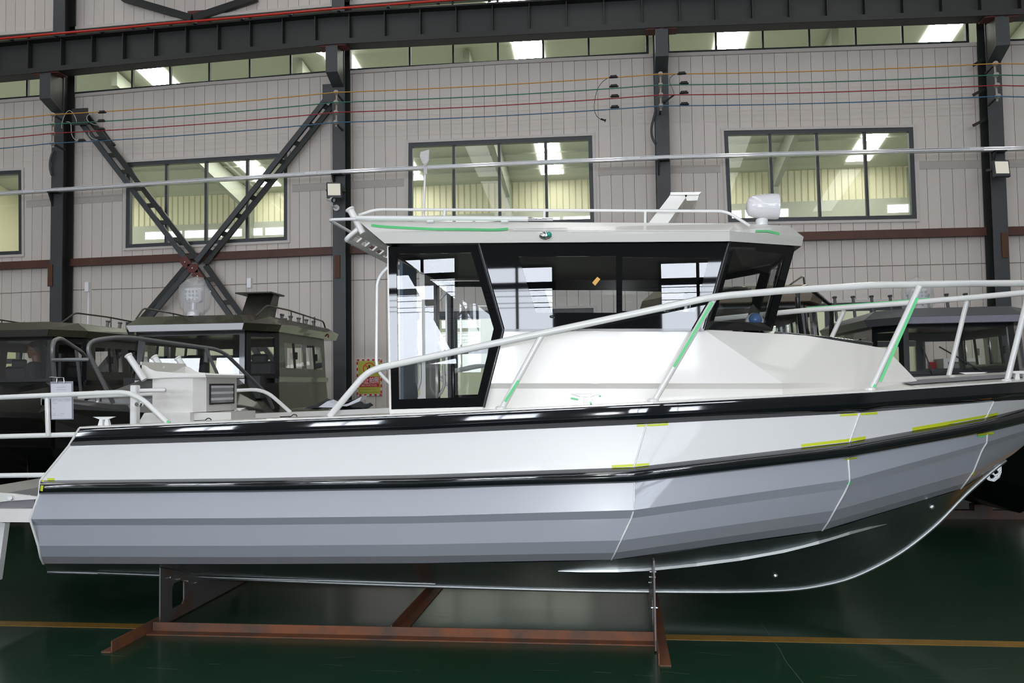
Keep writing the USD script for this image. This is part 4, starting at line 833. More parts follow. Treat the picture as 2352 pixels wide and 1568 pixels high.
# cabin inside
XB = PY(897, 700, YB - .96)[0]; zr0 = R0[0][2]
part(WB, 'aft_bulkhead', M().box(XB, YB - .93, .70, XB + .03, YB - .88, zr0).box(XB, YB - .93, zr0 - .08, XB + .03, YB + .93, zr0).box(XB, YB + .88, .70, XB + .03, YB + .93, zr0), 'satin_black', False)
part(WB, 'sliding_door', M().box(XB + .03, YB - .84, .72, XB + .05, YB - .45, zr0 - .10), 'door_blue', False, 'blue-grey sliding door panel'); part(WB, 'door_post', M().box(XB - .02, YB - .06, .72, XB + .02, YB + .34, zr0 - .02), 'cabin_white', False, 'cream door post')
part(WB, 'door_seal', M().box(XB - .02, YB + .34, .72, XB + .03, YB + .42, zr0 - .10), 'satin_black', False)
for (pts, Y) in (([(944, 752), (963, 790), (966, 880), (946, 917)], YB - .42), ([(998, 770), (1018, 800), (1021, 890), (1005, 912)], YB + .36)):
    part(WB, 'door_handle', M().tube(fillet([PY(x, y, Y) for x, y in pts], .06), .0115, 8), 'white_paint', True)
part(WB, 'dashboard', M().slab([A(.55, YB - .85, 1.62), A(1.02, YB - .7, 1.62), A(1.02, YB - .7, 1.70), A(.62, YB - .85, 1.74)], A(0, 1.5, 0)), 'inner_dark', False)
for dy in (-.5, .28):
    part(WB, 'helm_seat', M().rbox(A(.02, YB + dy + .12, 1.22), (.42, .46, .10), .03).rbox(A(-.2, YB + dy + .12, 1.42), (.09, .44, .34), .03), 'seat_dark'); part(WB, 'seat_base', M().lathe([(.06, .70), (.06, 1.18)], A(.02, YB + dy + .12, 0), (0, 0, 1), 12), 'chrome')
an = np.linspace(0, 2 * math.pi, 28, False); c = A(.50, YB - .40, 1.66); part(WB, 'steering_wheel', M().tube([c + .15 * (math.cos(t) * A(0, 1, 0) + math.sin(t) * A(-.35, 0, .94)) for t in an], .012, 8, closed=True).bar(c + A(0, -.14, 0), c + A(0, .14, 0), .02, .015), 'rubber', True)
p = PY(1733, 735, YB - .45); part(WB, 'compass', M().lathe([(.06, -.03), (.06, .0), (.045, .03), (.02, .045), (0, .048)], p, (0, 0, 1), 16), 'white_paint'); part(WB, 'compass_dome', M().add(ic.vertices * .045 + p + A(0, -.03, .0), ic.faces), 'instrument_blue', True)
# small marks: latch, sticker, tapes
c = sp_([(1268, 727)])[0]; part(WB, 'window_latch', M().rbox(c - A(0, .006, 0), (.030, .014, .015), .006).rbox(c - A(0, .014, 0), (.019, .004, .005), .0015), 'satin_black')
def tape(pts, w, mt='tape_lime', flat=True):
    """strip of tape along a pixel line, w pixels wide, laid on the boat's near surface"""
    up1, dn1 = [], []
    q = lerp_line(pts, max(3, int(np.linalg.norm(np.diff(np.array(pts, float), axis=0), axis=1).sum() / 18)))
    for i, (x, y) in enumerate(q):
        a, b = q[max(0, i - 1)], q[min(len(q) - 1, i + 1)]; d = unit(b - a); n = A(-d[1], d[0]) * w / 2; r = []
        for s in (-1, 1):
            hits = [h for h in (cast(x + s * n[0], y + s * n[1], vf) for vf in NEAR) if h]
            if not hits: r = None; break
            h = min(hits, key=lambda h: np.linalg.norm(h[0] - EYE)); r.append(h[0] + h[1] * .004)
        if r is None:
            if len(up1) > 1: break
            up1, dn1 = [], []; continue
        up1.append(r[0]); dn1.append(r[1])
    if len(up1) < 2: return
    part(WB, 'tape_strip', M().loft([up1, dn1]), mt, False, {'tape_lime': 'lime masking tape', 'tape_green': 'green masking tape', 'tape_orange': 'orange sticker'}[mt])
for pts, w in (([(1462, 977), (1534, 974)], 5.5), ([(1405, 1071), (1448, 1069), (1491, 1066)], 6), ([(1929, 953), (2014, 948)], 5.5), ([(1840, 1023), (1955, 1009.5), (1987, 1004.5)], 6.5), ([(2095, 985), (2266, 955.5), (2292, 950)], 7.5),
               ([(1940, 1054.5), (1968, 1050)], 5), ([(2245, 998), (2281, 993.5)], 6), ([(176, 1002), (160, 1026)], 7), ([(94, 1100.5), (125, 1100)], 5), ([(100, 1103), (96, 1127)], 6), ([(2233, 1090), (2237, 1083)], 5)):
    tape(pts, w)
for pts, w in (([(853, 518), (880, 521.5), (1000, 527.5), (1060, 527.5), (1115, 528.5), (1140, 528.8), (1167, 526.5)], 5.5), ([(1735, 531.5), (1768, 531.5), (1789, 537.5)], 5), ([(2246, 1002), (2262, 999.5)], 4), ([(1947, 1112), (1953, 1104)], 7), ([(1828, 911), (1836, 909)], 3.5)): tape(pts, w, 'tape_green')
part(WB, 'sticker', M().slab([PY(x, y, yS(1369) - .002) for x, y in ((1360, 649), (1372, 635.5), (1379, 641), (1367, 656))], A(0, -.001, 0)), 'tape_orange', False, 'orange sticker on the side window')
for a_, b_ in (((1311, 914), (1328, 917)), ((1352, 931), (1359, 929)), ((1356, 923), (1358, 929)), ((1376, 908), (1380, 910))): part(WB, 'tape_strip', M().bar(PY(*a_, YB - 1.075), PY(*b_, YB - 1.075), .003, .009), 'tape_green', False, 'green masking tape on the midship cleat')
def tube_tape(a, b, h, w=.016, off=.020):
    p, q = PY(*a, YB - h), PY(*b, YB - h); v = unit(EYE - (p + q) / 2); d = unit(q - p); n = unit(np.cross(d, v)) * w / 2; s = v * off
    part(WB, 'tape_strip', M().hexa([p - n + s, p + n + s, q + n + s, q - n + s, p - n + s + v * .001, p + n + s + v * .001, q + n + s + v * .001, q - n + s + v * .001]), 'tape_green', False, 'green masking tape')
for a_, b_, h in (((1636, 694), (1548, 842), 1.07), ((1191, 874), (1160, 922), 1.09), ((2107, 684), (2022, 876), .87), ((2011, 883), (2007, 889), .87), ((2004, 893), (2000, 897), .87), ((384, 966), (388, 972), 1.04)): tube_tape(a_, b_, h)
pr_ = [fl_(PY(x, y, YB - h)) + A(0, 0, .019) for x, y, h in br[4:7]]; pr_[0] = pr_[0] * .99 + pr_[1] * .01; part(WB, 'tape_strip', M().tube([pr_[0], pr_[1], pr_[1] * .4 + pr_[2] * .6], .007, 6), 'tape_green', True, 'green masking tape along the far bow rail')

# ------------------------------------------------------------------ the cradle under the white boat
xL, xR = PZ(271, 1491, 0)[0], PZ(1514, 1530, 0)[0]; yN = 5.06; yLo = float(PZ(920, 1471, 0)[1]); Lg = .085
cr = thing('boat_cradle', 'rusty angle-iron cradle standing on the green floor under the white boat', 'boat stand', A((xL + xR) / 2, YB, 0))
th = .007
def angle_x(y, x0, x1, front=True, nm='longitudinal_angle'):
    s = -1 if front else 1
    part(cr, nm, M().box(x0, min(y, y + s * Lg), 0, x1, max(y, y + s * Lg), th).box(x0, y - th / 2, 0, x1, y + th / 2, .062), 'rust', False)
def angle_y(x, y0, y1, s, nm='cross_angle', h=.072): part(cr, nm, M().box(min(x, x + s * .068), y0, 0, max(x, x + s * .068), y1, th).box(x - th / 2, y0, 0, x + th / 2, y1, h), 'rust', False)
angle_x(yLo + Lg, xL + .01, xR - .01); angle_x(2 * YB - yLo - Lg, xL + .01, xR - .01, False)
yF_ = 2 * YB - yN; angle_y(xL, yN, yF_, -1); angle_y(xR, yN, yF_, 1)
xm = PZ(912, 1447, 0)[0]; angle_y(xm, yLo + Lg, 2 * YB - yLo - Lg, 1, 'middle_angle')
def bottom_z(x, y):          # height of the hull bottom above a floor point
    V, F = BOT; a, b, c = V[F[:, 0]], V[F[:, 1]], V[F[:, 2]]; y = min(y, 2 * YB - y)
    d = (b[:, 1] - c[:, 1]) * (a[:, 0] - c[:, 0]) + (c[:, 0] - b[:, 0]) * (a[:, 1] - c[:, 1]); d = np.where(np.abs(d) < 1e-9, 1e9, d)
    w0 = ((b[:, 1] - c[:, 1]) * (x - c[:, 0]) + (c[:, 0] - b[:, 0]) * (y - c[:, 1])) / d; w1 = ((c[:, 1] - a[:, 1]) * (x - c[:, 0]) + (a[:, 0] - c[:, 0]) * (y - c[:, 1])) / d; w2 = 1 - w0 - w1
    ok = (w0 > -.01) & (w1 > -.01) & (w2 > -.01); return float((w0 * a[:, 2] + w1 * b[:, 2] + w2 * c[:, 2])[ok].min()) if ok.any() else None
def cradle_plate(x, yn, hole=True):
    ys = np.linspace(yn, 2 * YB - yn, 25); z = [bottom_z(x + .006, min(max(y, 5.42), 2 * YB - 5.42)) for y in ys]; z = [q if q else .4 for q in z]
    out = [A(x, y, zz - .004) for y, zz in zip(ys, z)] + [A(x, ys[-1], th + .002), A(x, ys[0], th + .002)]; hs = []
    if hole:
        for s in (-1, 1):
            c = YB + s * (YB - yn - .24); hs.append([A(x, c + a, .17 + b) for a, b in ((-.08, -.085), (.06, -.085), (.085, -.06), (.085, .06), (.06, .085), (-.06, .085), (-.085, .06), (-.085, -.06))])
    pl = part(cr, 'cradle_plate', M().plate(out, hs, .010, (1, 0, 0)), 'cradle_plate', False)
    for s in (-1, 1):
        for k in range(4):
            y = YB + s * (YB - yn - .10 - .13 * k); zz = (bottom_z(x, y) or .3) - .06; part(pl, 'bolt', M().lathe([(0, -.02), (.007, -.02), (.007, .02), (0, .02)], A(x + .005, y, zz), (1, 0, 0), 6), 'chrome', False)
yl0 = PX(364, 1400, xL)[1]; cradle_plate(xL + .004, yl0); cradle_plate(xR - .012, PX(1503, 1420, xR - .012)[1])

# ------------------------------------------------------------------ dark boats behind
HX = [-3.1, -1.0, 1.0, 2.2, 3.0, 3.5]
def dark_boat(label, pos, f, sc, col, o):
    f = unit(A(f[0], f[1], 0)); lf = A(-f[1], f[0], 0); Tm = np.eye(4); Tm[:3, 0] = f * sc; Tm[:3, 1] = lf * sc; Tm[:3, 2] = A(0, 0, sc); Tm[:3, 3] = A(pos[0], pos[1], 0)
    W = lambda p: Tm[:3, :3] @ np.asarray(p, float) + Tm[:3, 3]
    b = thing('boat', label, 'boat', A(pos[0], pos[1], .12)); P = lambda n, m, mt, s=False, l=None: part(b, n, m.moved(Tm), mt, s, l)
    top, low, dk, ru = col
    l_ = lambda hb, z, s: np.array([[x, s * h, zz] for x, h, zz in zip(HX, hb, z)])
    sh = ([1.12, 1.15, 1.10, .85, .45, .03], [1.22, 1.25, 1.30, 1.38, 1.45, 1.50]); gl = ([1.16, 1.19, 1.14, .89, .49, .05], [1.15, 1.18, 1.23, 1.31, 1.38, 1.43])
    mi = ([1.10, 1.13, 1.06, .80, .40, .02], [1.00, 1.02, 1.07, 1.16, 1.24, 1.31]); kn = ([1.06, 1.09, 1.0, .72, .34, .02], [.80, .82, .86, .97, 1.08, 1.18])
    ch = ([.92, .94, .85, .55, .22, .02], [.50, .50, .53, .65, .88, 1.08]); ke = ([.0] * 6, [.20, .15, .15, .21, .50, 1.0])
    for s in (-1, 1):
        fl_ = s > 0
        P('hull_side', M().loft([l_(*gl, s), l_(*mi, s), l_(*kn, s)], fl_), top); P('hull_lower', M().loft([l_(*kn, s), l_(*ch, s)], fl_), low); P('bottom_plate', M().loft([l_(*ch, s), l_(*ke, s)], fl_), 'hull_black')
        P('gunwale', M().loft([l_([h - .12 if h > .2 else 0 for h in sh[0]], sh[1], s), l_(*sh, s), l_(*gl, s)], fl_), ru)
    a, c = l_([h - .12 if h > .2 else 0 for h in sh[0]], sh[1], 1), l_([h - .12 if h > .2 else 0 for h in sh[0]], sh[1], -1); cc = (a + c) / 2 + A(0, 0, .05)
    P('deck', M().loft([a[2:], cc[2:], c[2:]]).loft([a[:3] - A(0, 0, .45), c[:3] - A(0, 0, .45)]), dk); P('transom', M().add([[HX[0], s * h, z] for q in (gl, kn, ch) for h, z in ((q[0][0], q[1][0]),) for s in (-1, 1)] + [[HX[0], 0, .2]], [[0, 1, 3, 2], [2, 3, 5, 4], [4, 5, 6, 6]]), low)
    # trunk cabin and cabin
    zb, zt = o.get('zb', 1.72), o.get('zt', 2.32); wf, ws = o.get('wf', .78), o.get('ws', 1.0); xf, xc, xr = .75, .35, o.get('xr', -1.6)
    t0 = np.array([[xf, s, z] for s, z in ((-wf, zb - .06), (-wf * .9, zb), (wf * .9, zb), (wf, zb - .06))]); t1 = np.array([[2.25, s, z] for s, z in ((-.5, 1.44), (-.42, 1.5), (.42, 1.5), (.5, 1.44))])
    P('trunk_top', M().loft([t0, t1]).add([[2.25, -.5, 1.44], [2.25, -.42, 1.5], [2.25, .42, 1.5], [2.25, .5, 1.44], [2.5, .3, 1.38], [2.5, -.3, 1.38]], [[0, 1, 2, 3], [0, 3, 4, 5]]), o.get('trunk', dk))
    for s in (-1, 1): P('trunk_side', M().add([[xf, s * wf, zb - .06], [2.25, s * .5, 1.44], [2.25, s * .62, 1.30], [xf, s * 1.0, 1.24], [xc, s * ws, zb - .06], [xc, s * 1.02, 1.22]], [[0, 1, 2, 3], [0, 3, 5, 4]]), top)
    for s in (-1, 1):
        P('cabin_side', M().slab([[xc, s * ws, zb], [xr, s * ws, zb], [xr - .1, s * 1.02, 1.2], [xc, s * 1.02, 1.2]], A(0, -s * .02, 0)), top)
        for zz, nm in ((zb, 'belt_rail'), (1.30, 'lower_belt')): P(nm, M().slab([[xc + .02, s * (ws + .012), zz - .045], [xr - .06, s * (ws + .012), zz - .045], [xr - .06, s * (ws + .022), zz + .02], [xc + .02, s * (ws + .022), zz + .02]], A(0, -s * .02, 0)), 'satin_black')
        ho = []
        for x0_, x1_ in o.get('side', ((.10, -.62), (-.75, -1.45))):
            ho.append([[x0_, s * ws, zb + .14], [x1_, s * ws, zb + .14], [x1_, s * ws * .97, zt - .12], [x0_ - .02, s * ws * .97, zt - .12]])
        ou = [[xc, s * ws, zb], [xr, s * ws, zb], [xr, s * ws * .97, zt], [xc - .06, s * ws * .97, zt]]
        a = P('side_window', M().plate(ou, [np.array(h) for h in ho], .02, (0, -s, 0)), o.get('sidemat', top))
        for h in ho:
            h = np.array(h); part(a, 'pane', M().add(h, [[0, 1, 2, 3]]).moved(Tm), 'clear_glass', False)
            mx = h.mean(0); part(a, 'slider_bar', M().bar(h[0] * .5 + h[1] * .5, h[3] * .5 + h[2] * .5, .025, .03, (1, 0, 0)).rbox(mx - A(.0, -s * .03, .0), (.05, .03, .10), .01).moved(Tm), 'rubber', False)
        ou = [[xf, s * wf, zb], [xc, s * ws, zb], [xc - .06, s * ws * .97, zt], [xf - .06, s * wf * .97, zt]]; q = np.array(ou); bi = lambda u, v: (q[0] * (1 - u) + q[1] * u) * (1 - v) + (q[3] * (1 - u) + q[2] * u) * v
        h = [bi(.14, .1), bi(.86, .1), bi(.86, .88), bi(.14, .88)]; a = P('corner_window', M().plate(ou, [h], .02), 'satin_black'); part(a, 'pane', M().add(h, [[0, 1, 2, 3]]).moved(Tm), 'clear_glass', False)
    ou = np.array([[xf, -wf, zb], [xf, wf, zb], [xf - .06, wf * .97, zt], [xf - .06, -wf * .97, zt]]); bi = lambda u, v: (ou[0] * (1 - u) + ou[1] * u) * (1 - v) + (ou[3] * (1 - u) + ou[2] * u) * v
    h = [bi(.05, .07), bi(.95, .07), bi(.95, .92), bi(.05, .92)]; a = P('windscreen', M().plate(ou, [h], .02), 'satin_black'); part(a, 'pane', M().add(h, [[0, 1, 2, 3]]).moved(Tm), 'clear_glass', False)
    if o.get('wiper'):
        for y0_, y1_ in ((-.25, -.55), (.22, -.30)): part(a, 'wiper', M().bar(bi(.5 + y0_, .0) + A(.03, 0, 0), bi(.5 + y1_ * .6, .55) + A(.03, 0, 0), .02, .015).moved(Tm), 'rubber', False)
    P('sill_plate', M().slab([[xf + .015, -wf, zb - .07], [xf + .015, wf, zb - .07], [xf + .01, wf, zb - .005], [xf + .01, -wf, zb - .005]], A(.012, 0, 0)), o.get('sill', 'boat_silver'))
    P('bulkhead', M().plate([[xr, -ws, 1.2], [xr, ws, 1.2], [xr, ws * .97, zt], [xr, -ws * .97, zt]], [[[xr, -.35, 1.21], [xr, .25, 1.21], [xr, .25, zt - .1], [xr, -.35, zt - .1]], [[xr, .35, zb + .1], [xr, .85, zb + .1], [xr, .85, zt - .12], [xr, .35, zt - .12]], [[xr, -.85, zb + .1], [xr, -.45, zb + .1], [xr, -.45, zt - .12], [xr, -.85, zt - .12]]], .03), top)
    P('cabin_sole', M().box(xr, -.55, .34, xf, .55, .38), 'inner_dark'); P('dashboard', M().box(xf - .5, -.9, zb - .25, xf - .03, .9, zb + .03), 'inner_dark')
    for s in o.get('seats', (-.5, .45)): P('helm_seat', M().rbox((-.2, s, 1.45), (.42, .44, .12), .03).rbox((-.40, s, 1.72), (.1, .42, .5), .04).rbox((-.40, s, 2.0), (.09, .22, .14), .03).box(-.3, s - .1, .38, -.1, s + .1, 1.4), 'seat_dark', 30)
    # roof
    rw = o.get('rw', 1.06); xg = o.get('xg', xr - .45)
    def rg(dx, w, z, zb_): return np.array([[xg - dx, -w, zb_], [xc + .05, -w, z], [xf + .12 + dx, -wf * w / 1.0, z], [xf + .12 + dx, wf * w, z], [xc + .05, w, z], [xg - dx, w, zb_]])
    ra, rb, rc = rg(0, rw - .04, zt, zt), rg(.02, rw, zt + .09, zt + .10), rg(-.10, rw - .14, zt + .20, zt + .19); c_ = lambda r: np.vstack([r, r[:1]])
    P('roof', M().loft([c_(ra), c_(rb), c_(rc)]).add(rc, [[0, 1, 4, 5], [1, 2, 3, 4]]).add(ra, [[0, 5, 4, 1], [1, 4, 3, 2]]), o.get('roof', top))
    P('roof_edge', M().slab([ra[2] + A(.003, 0, .005), ra[3] + A(.003, 0, .005), rb[3] + A(.003, 0, -.005), rb[2] + A(.003, 0, -.005)], A(.012, 0, 0)), o.get('edge', 'boat_silver'))
    zr = zt + .20
    if not o.get('norail'):
        for s in (-1, 1):
            P('roof_rail', M().tube(fillet([(xc + .25, s * .80, zr - .01), (xc, s * .84, zr + .15), (-.4, s * .86, zr + .15), (xg + .12, s * .86, zr + .10), (xg, s * .86, zr - .04)], .08), .012, 7), o.get('tube', 'tube_olive'), True)
            for x in (-.5, -1.0, -1.5): P('rail_post', M().tube([(x, s * .86, zr - .02), (x, s * .86, zr + .14)], .010, 6), o.get('tube', 'tube_olive'), True)
    for k, (x, y) in enumerate(o.get('rods', [(-.55 - .34 * i, .70 + 0 * i) for i in range(5)])):
        P('rod_holder', M().lathe([(.022, -.02 - o.get('rodz', 0)), (.022, .085), (.034, .10), (.034, .112), (.022, .112)], (x, y, zr + o.get('rodz', 0)), unit(A(-.25, 0, 1)), 10), o.get('rodmat', 'tube_grey'), 30)
    if o.get('fin'): x, y = o['fin']; P('radar_fin', M().slab([[x - .1, y - .18, zr - .02], [x + .22, y - .18, zr - .02], [x - .02, y - .16, zr + .34], [x - .24, y - .16, zr + .34]], A(0, .36, 0)).rbox((x - .06, y, zr + .35), (.5, .5, .02), .004), top)
    if o.get('lamp'):
        x, y, h = o['lamp']; c = A(x, y, zr + h); a = P('searchlight', M().rbox(c, (.12, .22, .19), .035), 'lamp_white', 30, 'white searchlight bagged in clear film')
        part(a, 'pedestal', M().lathe([(.085, -h), (.085, -h + .05), (.04, -h + .08), (.035, -.08)], c, (0, 0, 1), 14).moved(Tm), 'lamp_white', 30)
        for i in range(4):
            for j in range(3): part(a, 'led', M().lathe([(0, .006), (.018, .0), (.018, -.01)], c + A(.062, -.072 + .048 * i, -.05 + .05 * j), (1, 0, 0), 8).moved(Tm), 'led_lens', 30)
        rr = np.random.default_rng(int(abs(pos[0]) * 100)); ic_ = trimesh.creation.icosphere(2); v = ic_.vertices * A(.15, .20, .26); v = v * (1 + .07 * rr.standard_normal((len(v), 1))) + c + A(-.02, 0, o.get('film', -.02)); part(a, 'film_bag', M().add(v, ic_.faces).moved(Tm), 'film_bag', True)
    if o.get('aerial'):
        x, y, h = o['aerial']; a = P('aerial', M().tube([(x, y, zr - .02), (x, y, zr + h)], .012, 7), 'lamp_white', True); part(a, 'film_wrap', M().hull([(x + dx, y + dy, zr + h + z) for dx in (-.03, .05) for dy in (-.03, .03) for z in (-.09, .05)]).moved(Tm), 'lamp_white', False)
    P('nav_light', M().lathe([(0, .02), (.03, .01), (.03, 0)], (xg + .5, rw * .995, zt + .05), (0, 1, 0), 10), 'nav_red', 30)
    if o.get('bowrail'):
        hz = o.get('brz', 0)
        for s in (-1, 1):
            P('bow_rail', M().tube(fillet([(.6, s * 1.02, 1.34), (.75, s * 1.0, 1.52), (1.7, s * .84, 2.04 + hz), (2.9, s * .34, 2.14 + hz), (3.3, s * .16, 2.07 + hz), (3.0, s * .30, 1.47)], .18, 6), .022, 9), o['bowrail'], True)
            P('rail_post', M().tube([(1.95, s * .76, 2.06 + hz), (1.55, s * .92, 1.35)], .018, 8), o['bowrail'], True)
        P('rail_bar', M().tube([(3.24, -.19, 1.90), (3.24, .19, 1.90)], .018, 8), o['bowrail'], True); P('anchor_roller', M().box(3.1, -.06, 1.47, 3.6, -.05, 1.56).box(3.1, .05, 1.47, 3.6, .06, 1.56).lathe([(.03, -.05), (.03, .05)], (3.5, 0, 1.53), (0, 1, 0), 10), 'chrome', 30)
        P('bollard', M().lathe([(.035, 0), (.035, .12), (.045, .12), (.045, .14), (0, .14)], (2.75, .0, 1.46), (0, 0, 1), 12), 'chrome', 30)
    for x in (-2.0, 1.2):
        cz = .17 if x < 0 else .15; t = thing('boat_cradle', ('aft' if x < 0 else 'forward') + ' steel support on the floor under the ' + o['short'], 'boat stand', W((x, 0, 0)))
        part(t, 'beam', M().box(x - .05, -1.1, 0, x + .05, 1.1, .10).moved(Tm), 'rust_dark', False); part(t, 'keel_block', M().box(x - .08, -.1, .10, x + .08, .1, cz + .02).moved(Tm), 'rust_dark', False)
        for s in (-1, 1): part(t, 'post', M().box(x - .04, s * .8 - .04, .10, x + .04, s * .8 + .04, .42).moved(Tm), 'rust_dark', False)
    return W, Tm
_L['film_bag'] = usdkit.material(stage, '/World/Looks/film_bag', {'t': ('transparent_bsdf', {'color': (.97, .97, .97)}), 'g': ('principled_bsdf', {'base_color': (.8, .8, .82), 'roughness': .3, 'coat_weight': 1.0}), 'm': ('mix_closure', {'fac': .30})}, [('t.BSDF', 'm.closure1'), ('g.BSDF', 'm.closure2')], surface='m.closure')
fA = unit(A(.02, -1, 0)); pA = PY(437, 750, 10.4) - fA * .75
dark_boat('camouflage olive cabin boat, bow towards the camera, bagged searchlight on its roof', pA, fA, 1.0, ('olive_dark', 'hull_black', 'tube_grey', 'satin_black'),
          dict(lamp=(.70, .02, .26), aerial=(-.9, .1, .62), fin=(-.1, .55), bowrail='tube_grey', short='camouflaged boat with the bagged searchlight', sidemat='boat_dim', roof='olive_light', wf=.72))
pB = pA + A(-2.9, .35, 0)
WBm, TB = dark_boat('dark olive cabin boat at the left edge with a person inside the cabin', pB, fA, 1.0, ('olive_dark', 'hull_black', 'hull_black', 'satin_black'),
          dict(aerial=(-.75, .35, .66), short='dark boat at the left edge', sidemat='boat_dim', roof='olive_mid', edge='boat_dim', sill='boat_dim', rods=[(-.6 - .33 * i, .74) for i in range(6)]))
fC = unit(A(0, -1, 0)); pC = PY(2205, 800, 11.0) - fC * .75
dark_boat('grey cabin boat at the right with a wiper and a row of rod holders', pC, fC, .98, ('boat_grey', 'hull_black', 'boat_grey', 'satin_black'),
          dict(lamp=(.2, -.28, .20), short='grey boat at the right', wf=.66, ws=.92, rods=[(-1.2, -.98 + .26 * i) for i in range(8)], rodz=.24, rw=1.02, edge='boat_lilac', wiper=True, seats=(), rodmat='boat_grey', norail=True, roof='boat_grey', sill='satin_black', sidemat='satin_black', zb=1.68, zt=2.30))
fE = unit(A(0, -1, 0)); pE = PY(1690, 700, 10.9) - fE * .75
dark_boat('black cabin boat with a black bow rail, behind the white cabin', pE, fE, 1.06, ('satin_black', 'hull_black', 'tan_canvas', 'satin_black'),
          dict(bowrail='satin_black', brz=.22, short='black boat behind the white cabin', roof='tan_canvas', edge='tan_canvas', sidemat='satin_black', rods=[], tube='satin_black', zt=2.40, sill='satin_black'))

# ------------------------------------------------------------------ the man in the left boat's cabin
import manifold3d as m3
def person(foot, face, H=1.70):
    """standing figure; face = unit vector it looks along"""
    fw = unit(A(face[0], face[1], 0)); sd = A(-fw[1], fw[0], 0); up = A(0, 0, 1)
    Q = lambda f, s, z: foot + (fw * f + sd * s + up * z) * H / 1.70
    def sph(p, r): return m3.Manifold.sphere(r * H / 1.70, 18).translate([float(v) for v in p])
    def bone(a, ra, b, rb): return m3.Manifold.batch_hull([sph(a, ra), sph(b, rb)])
    B = []
    for s in (-1, 1):
        hip, kn, an = Q(0, s * .09, .88), Q(.02, s * .10, .48), Q(0, s * .10, .09); B += [bone(hip, .088, kn, .058), bone(kn, .056, an, .040), bone(an, .042, Q(.15, s * .11, .035), .032)]
        sh, el, wr = Q(0, s * .185, 1.39), Q(-.03, s * .23, 1.11), Q(.10, s * .20, .88); B += [bone(sh, .052, el, .040), bone(el, .039, wr, .028)]
        hd = Q(.13, s * .19, .81); B.append(bone(wr, .027, hd, .034))
        for k in range(4): a = hd + fw * (.012 - .018 * (k - 1.5) * .9) ; B.append(bone(a, .0095, a + A(0, 0, -.075 + .008 * abs(k - 1.5)) + fw * .02, .008))
        B.append(bone(hd + fw * .02, .011, hd + fw * .06 - up * .045, .009))
    B += [bone(Q(0, -.07, .92), .105, Q(0, .07, .92), .105), m3.Manifold.batch_hull([sph(Q(0, s * .08, .98), .10) for s in (-1, 1)] + [sph(Q(0, s * .13, 1.34), .085) for s in (-1, 1)] + [sph(Q(.02, 0, 1.2), .11)]), bone(Q(-.01, 0, 1.40), .055, Q(.015, 0, 1.52), .052)]
    hc = Q(.025, 0, 1.60)
    B += [m3.Manifold.batch_hull([sph(hc + up * .03 - fw * .025, .088), sph(hc + up * .02 + fw * .015, .078), sph(hc - up * .055 + fw * .045, .046), sph(hc - up * .03, .060)])]
    B += [bone(hc + fw * .083 + up * .012, .010, hc + fw * .104 - up * .022, .013), bone(hc + fw * .088 - up * .052 + sd * .014, .008, hc + fw * .088 - up * .052 - sd * .014, .008), bone(hc + fw * .085 - up * .062 + sd * .01, .008, hc + fw * .085 - up * .062 - sd * .01, .008), bone(hc + fw * .072 - up * .088, .018, hc + fw * .06 - up * .085, .02)]
    for s in (-1, 1): B += [bone(hc + sd * s * .078 + up * .012 - fw * .005, .016, hc + sd * s * .076 - up * .022, .011), bone(hc + fw * .068 + sd * s * .016 + up * .028, .010, hc + fw * .062 + sd * s * .042 + up * .026, .009)]
    body = B[0]
    for q in B[1:]: body = body + q
    body = body.refine_to_length(.025); g = body.to_mesh(); tm = trimesh.Trimesh(g.vert_properties[:, :3], g.tri_verts, process=True); trimesh.smoothing.filter_taubin(tm, iterations=6)
    t = thing('person', 'person with short dark hair and glasses inside the left boat cabin, face turned left', 'person', foot); part(t, 'body', (tm.vertices, tm.faces), 'skin', True)
    ico = trimesh.creation.icosphere(3)
    hv = ico.vertices.copy(); keep = (hv @ fw * .75 - hv @ up * .9) < .12
    hf = ico.faces[keep[ico.faces].all(1)]; hr = np.random.default_rng(3).normal(1, .025, (len(hv), 1)); part(t, 'hair', (hv * hr * .105 * H / 1.70 + hc + up * .022 - fw * .018, hf), 'hair', True)
    m = M()
    for s in (-1, 1):
        c = hc + fw * .098 + sd * s * .034 + up * .010; m.tube([c + .022 * (sd * math.cos(a) + up * math.sin(a) * .8) for a in np.linspace(0, 2 * math.pi, 14, False)], .0025, 5, closed=True); m.tube([c + sd * s * .022, hc + sd * s * .085 + up * .016], .0025, 5)
    part(t, 'glasses', m, 'rubber', True); e = M()
    for s in (-1, 1): e.add(ic.vertices * .011 + hc + fw * .070 + sd * s * .031 + up * .010, ic.faces)
    part(t, 'eyes', e, 'sign_white', True)
    jk = m3.Manifold.batch_hull([sph(Q(0, s * .08, .86), .125) for s in (-1, 1)] + [sph(Q(0, s * .14, 1.36), .10) for s in (-1, 1)] + [sph(Q(.03, 0, 1.2), .13)])
    for s in (-1, 1): jk = jk + bone(Q(0, s * .185, 1.39), .068, Q(-.03, s * .23, 1.11), .055) + bone(Q(-.03, s * .23, 1.11), .054, Q(.085, s * .205, .92), .042)
    jk = jk - m3.Manifold.batch_hull([sph(Q(-.01, 0, 1.44), .060), sph(Q(.02, 0, 1.6), .075)])
    g = jk.refine_to_length(.03).to_mesh(); part(t, 'jacket', (g.vert_properties[:, :3], g.tri_verts), 'shirt_dark', True)
    tr_ = bone(Q(0, -.06, .92), .118, Q(0, .06, .92), .118)
    for s in (-1, 1): tr_ = tr_ + bone(Q(0, s * .09, .88), .10, Q(.02, s * .10, .48), .072) + bone(Q(.02, s * .10, .48), .072, Q(0, s * .10, .12), .062)
    g = tr_.refine_to_length(.04).to_mesh(); part(t, 'trousers', (g.vert_properties[:, :3], g.tri_verts), 'shirt_dark', True)
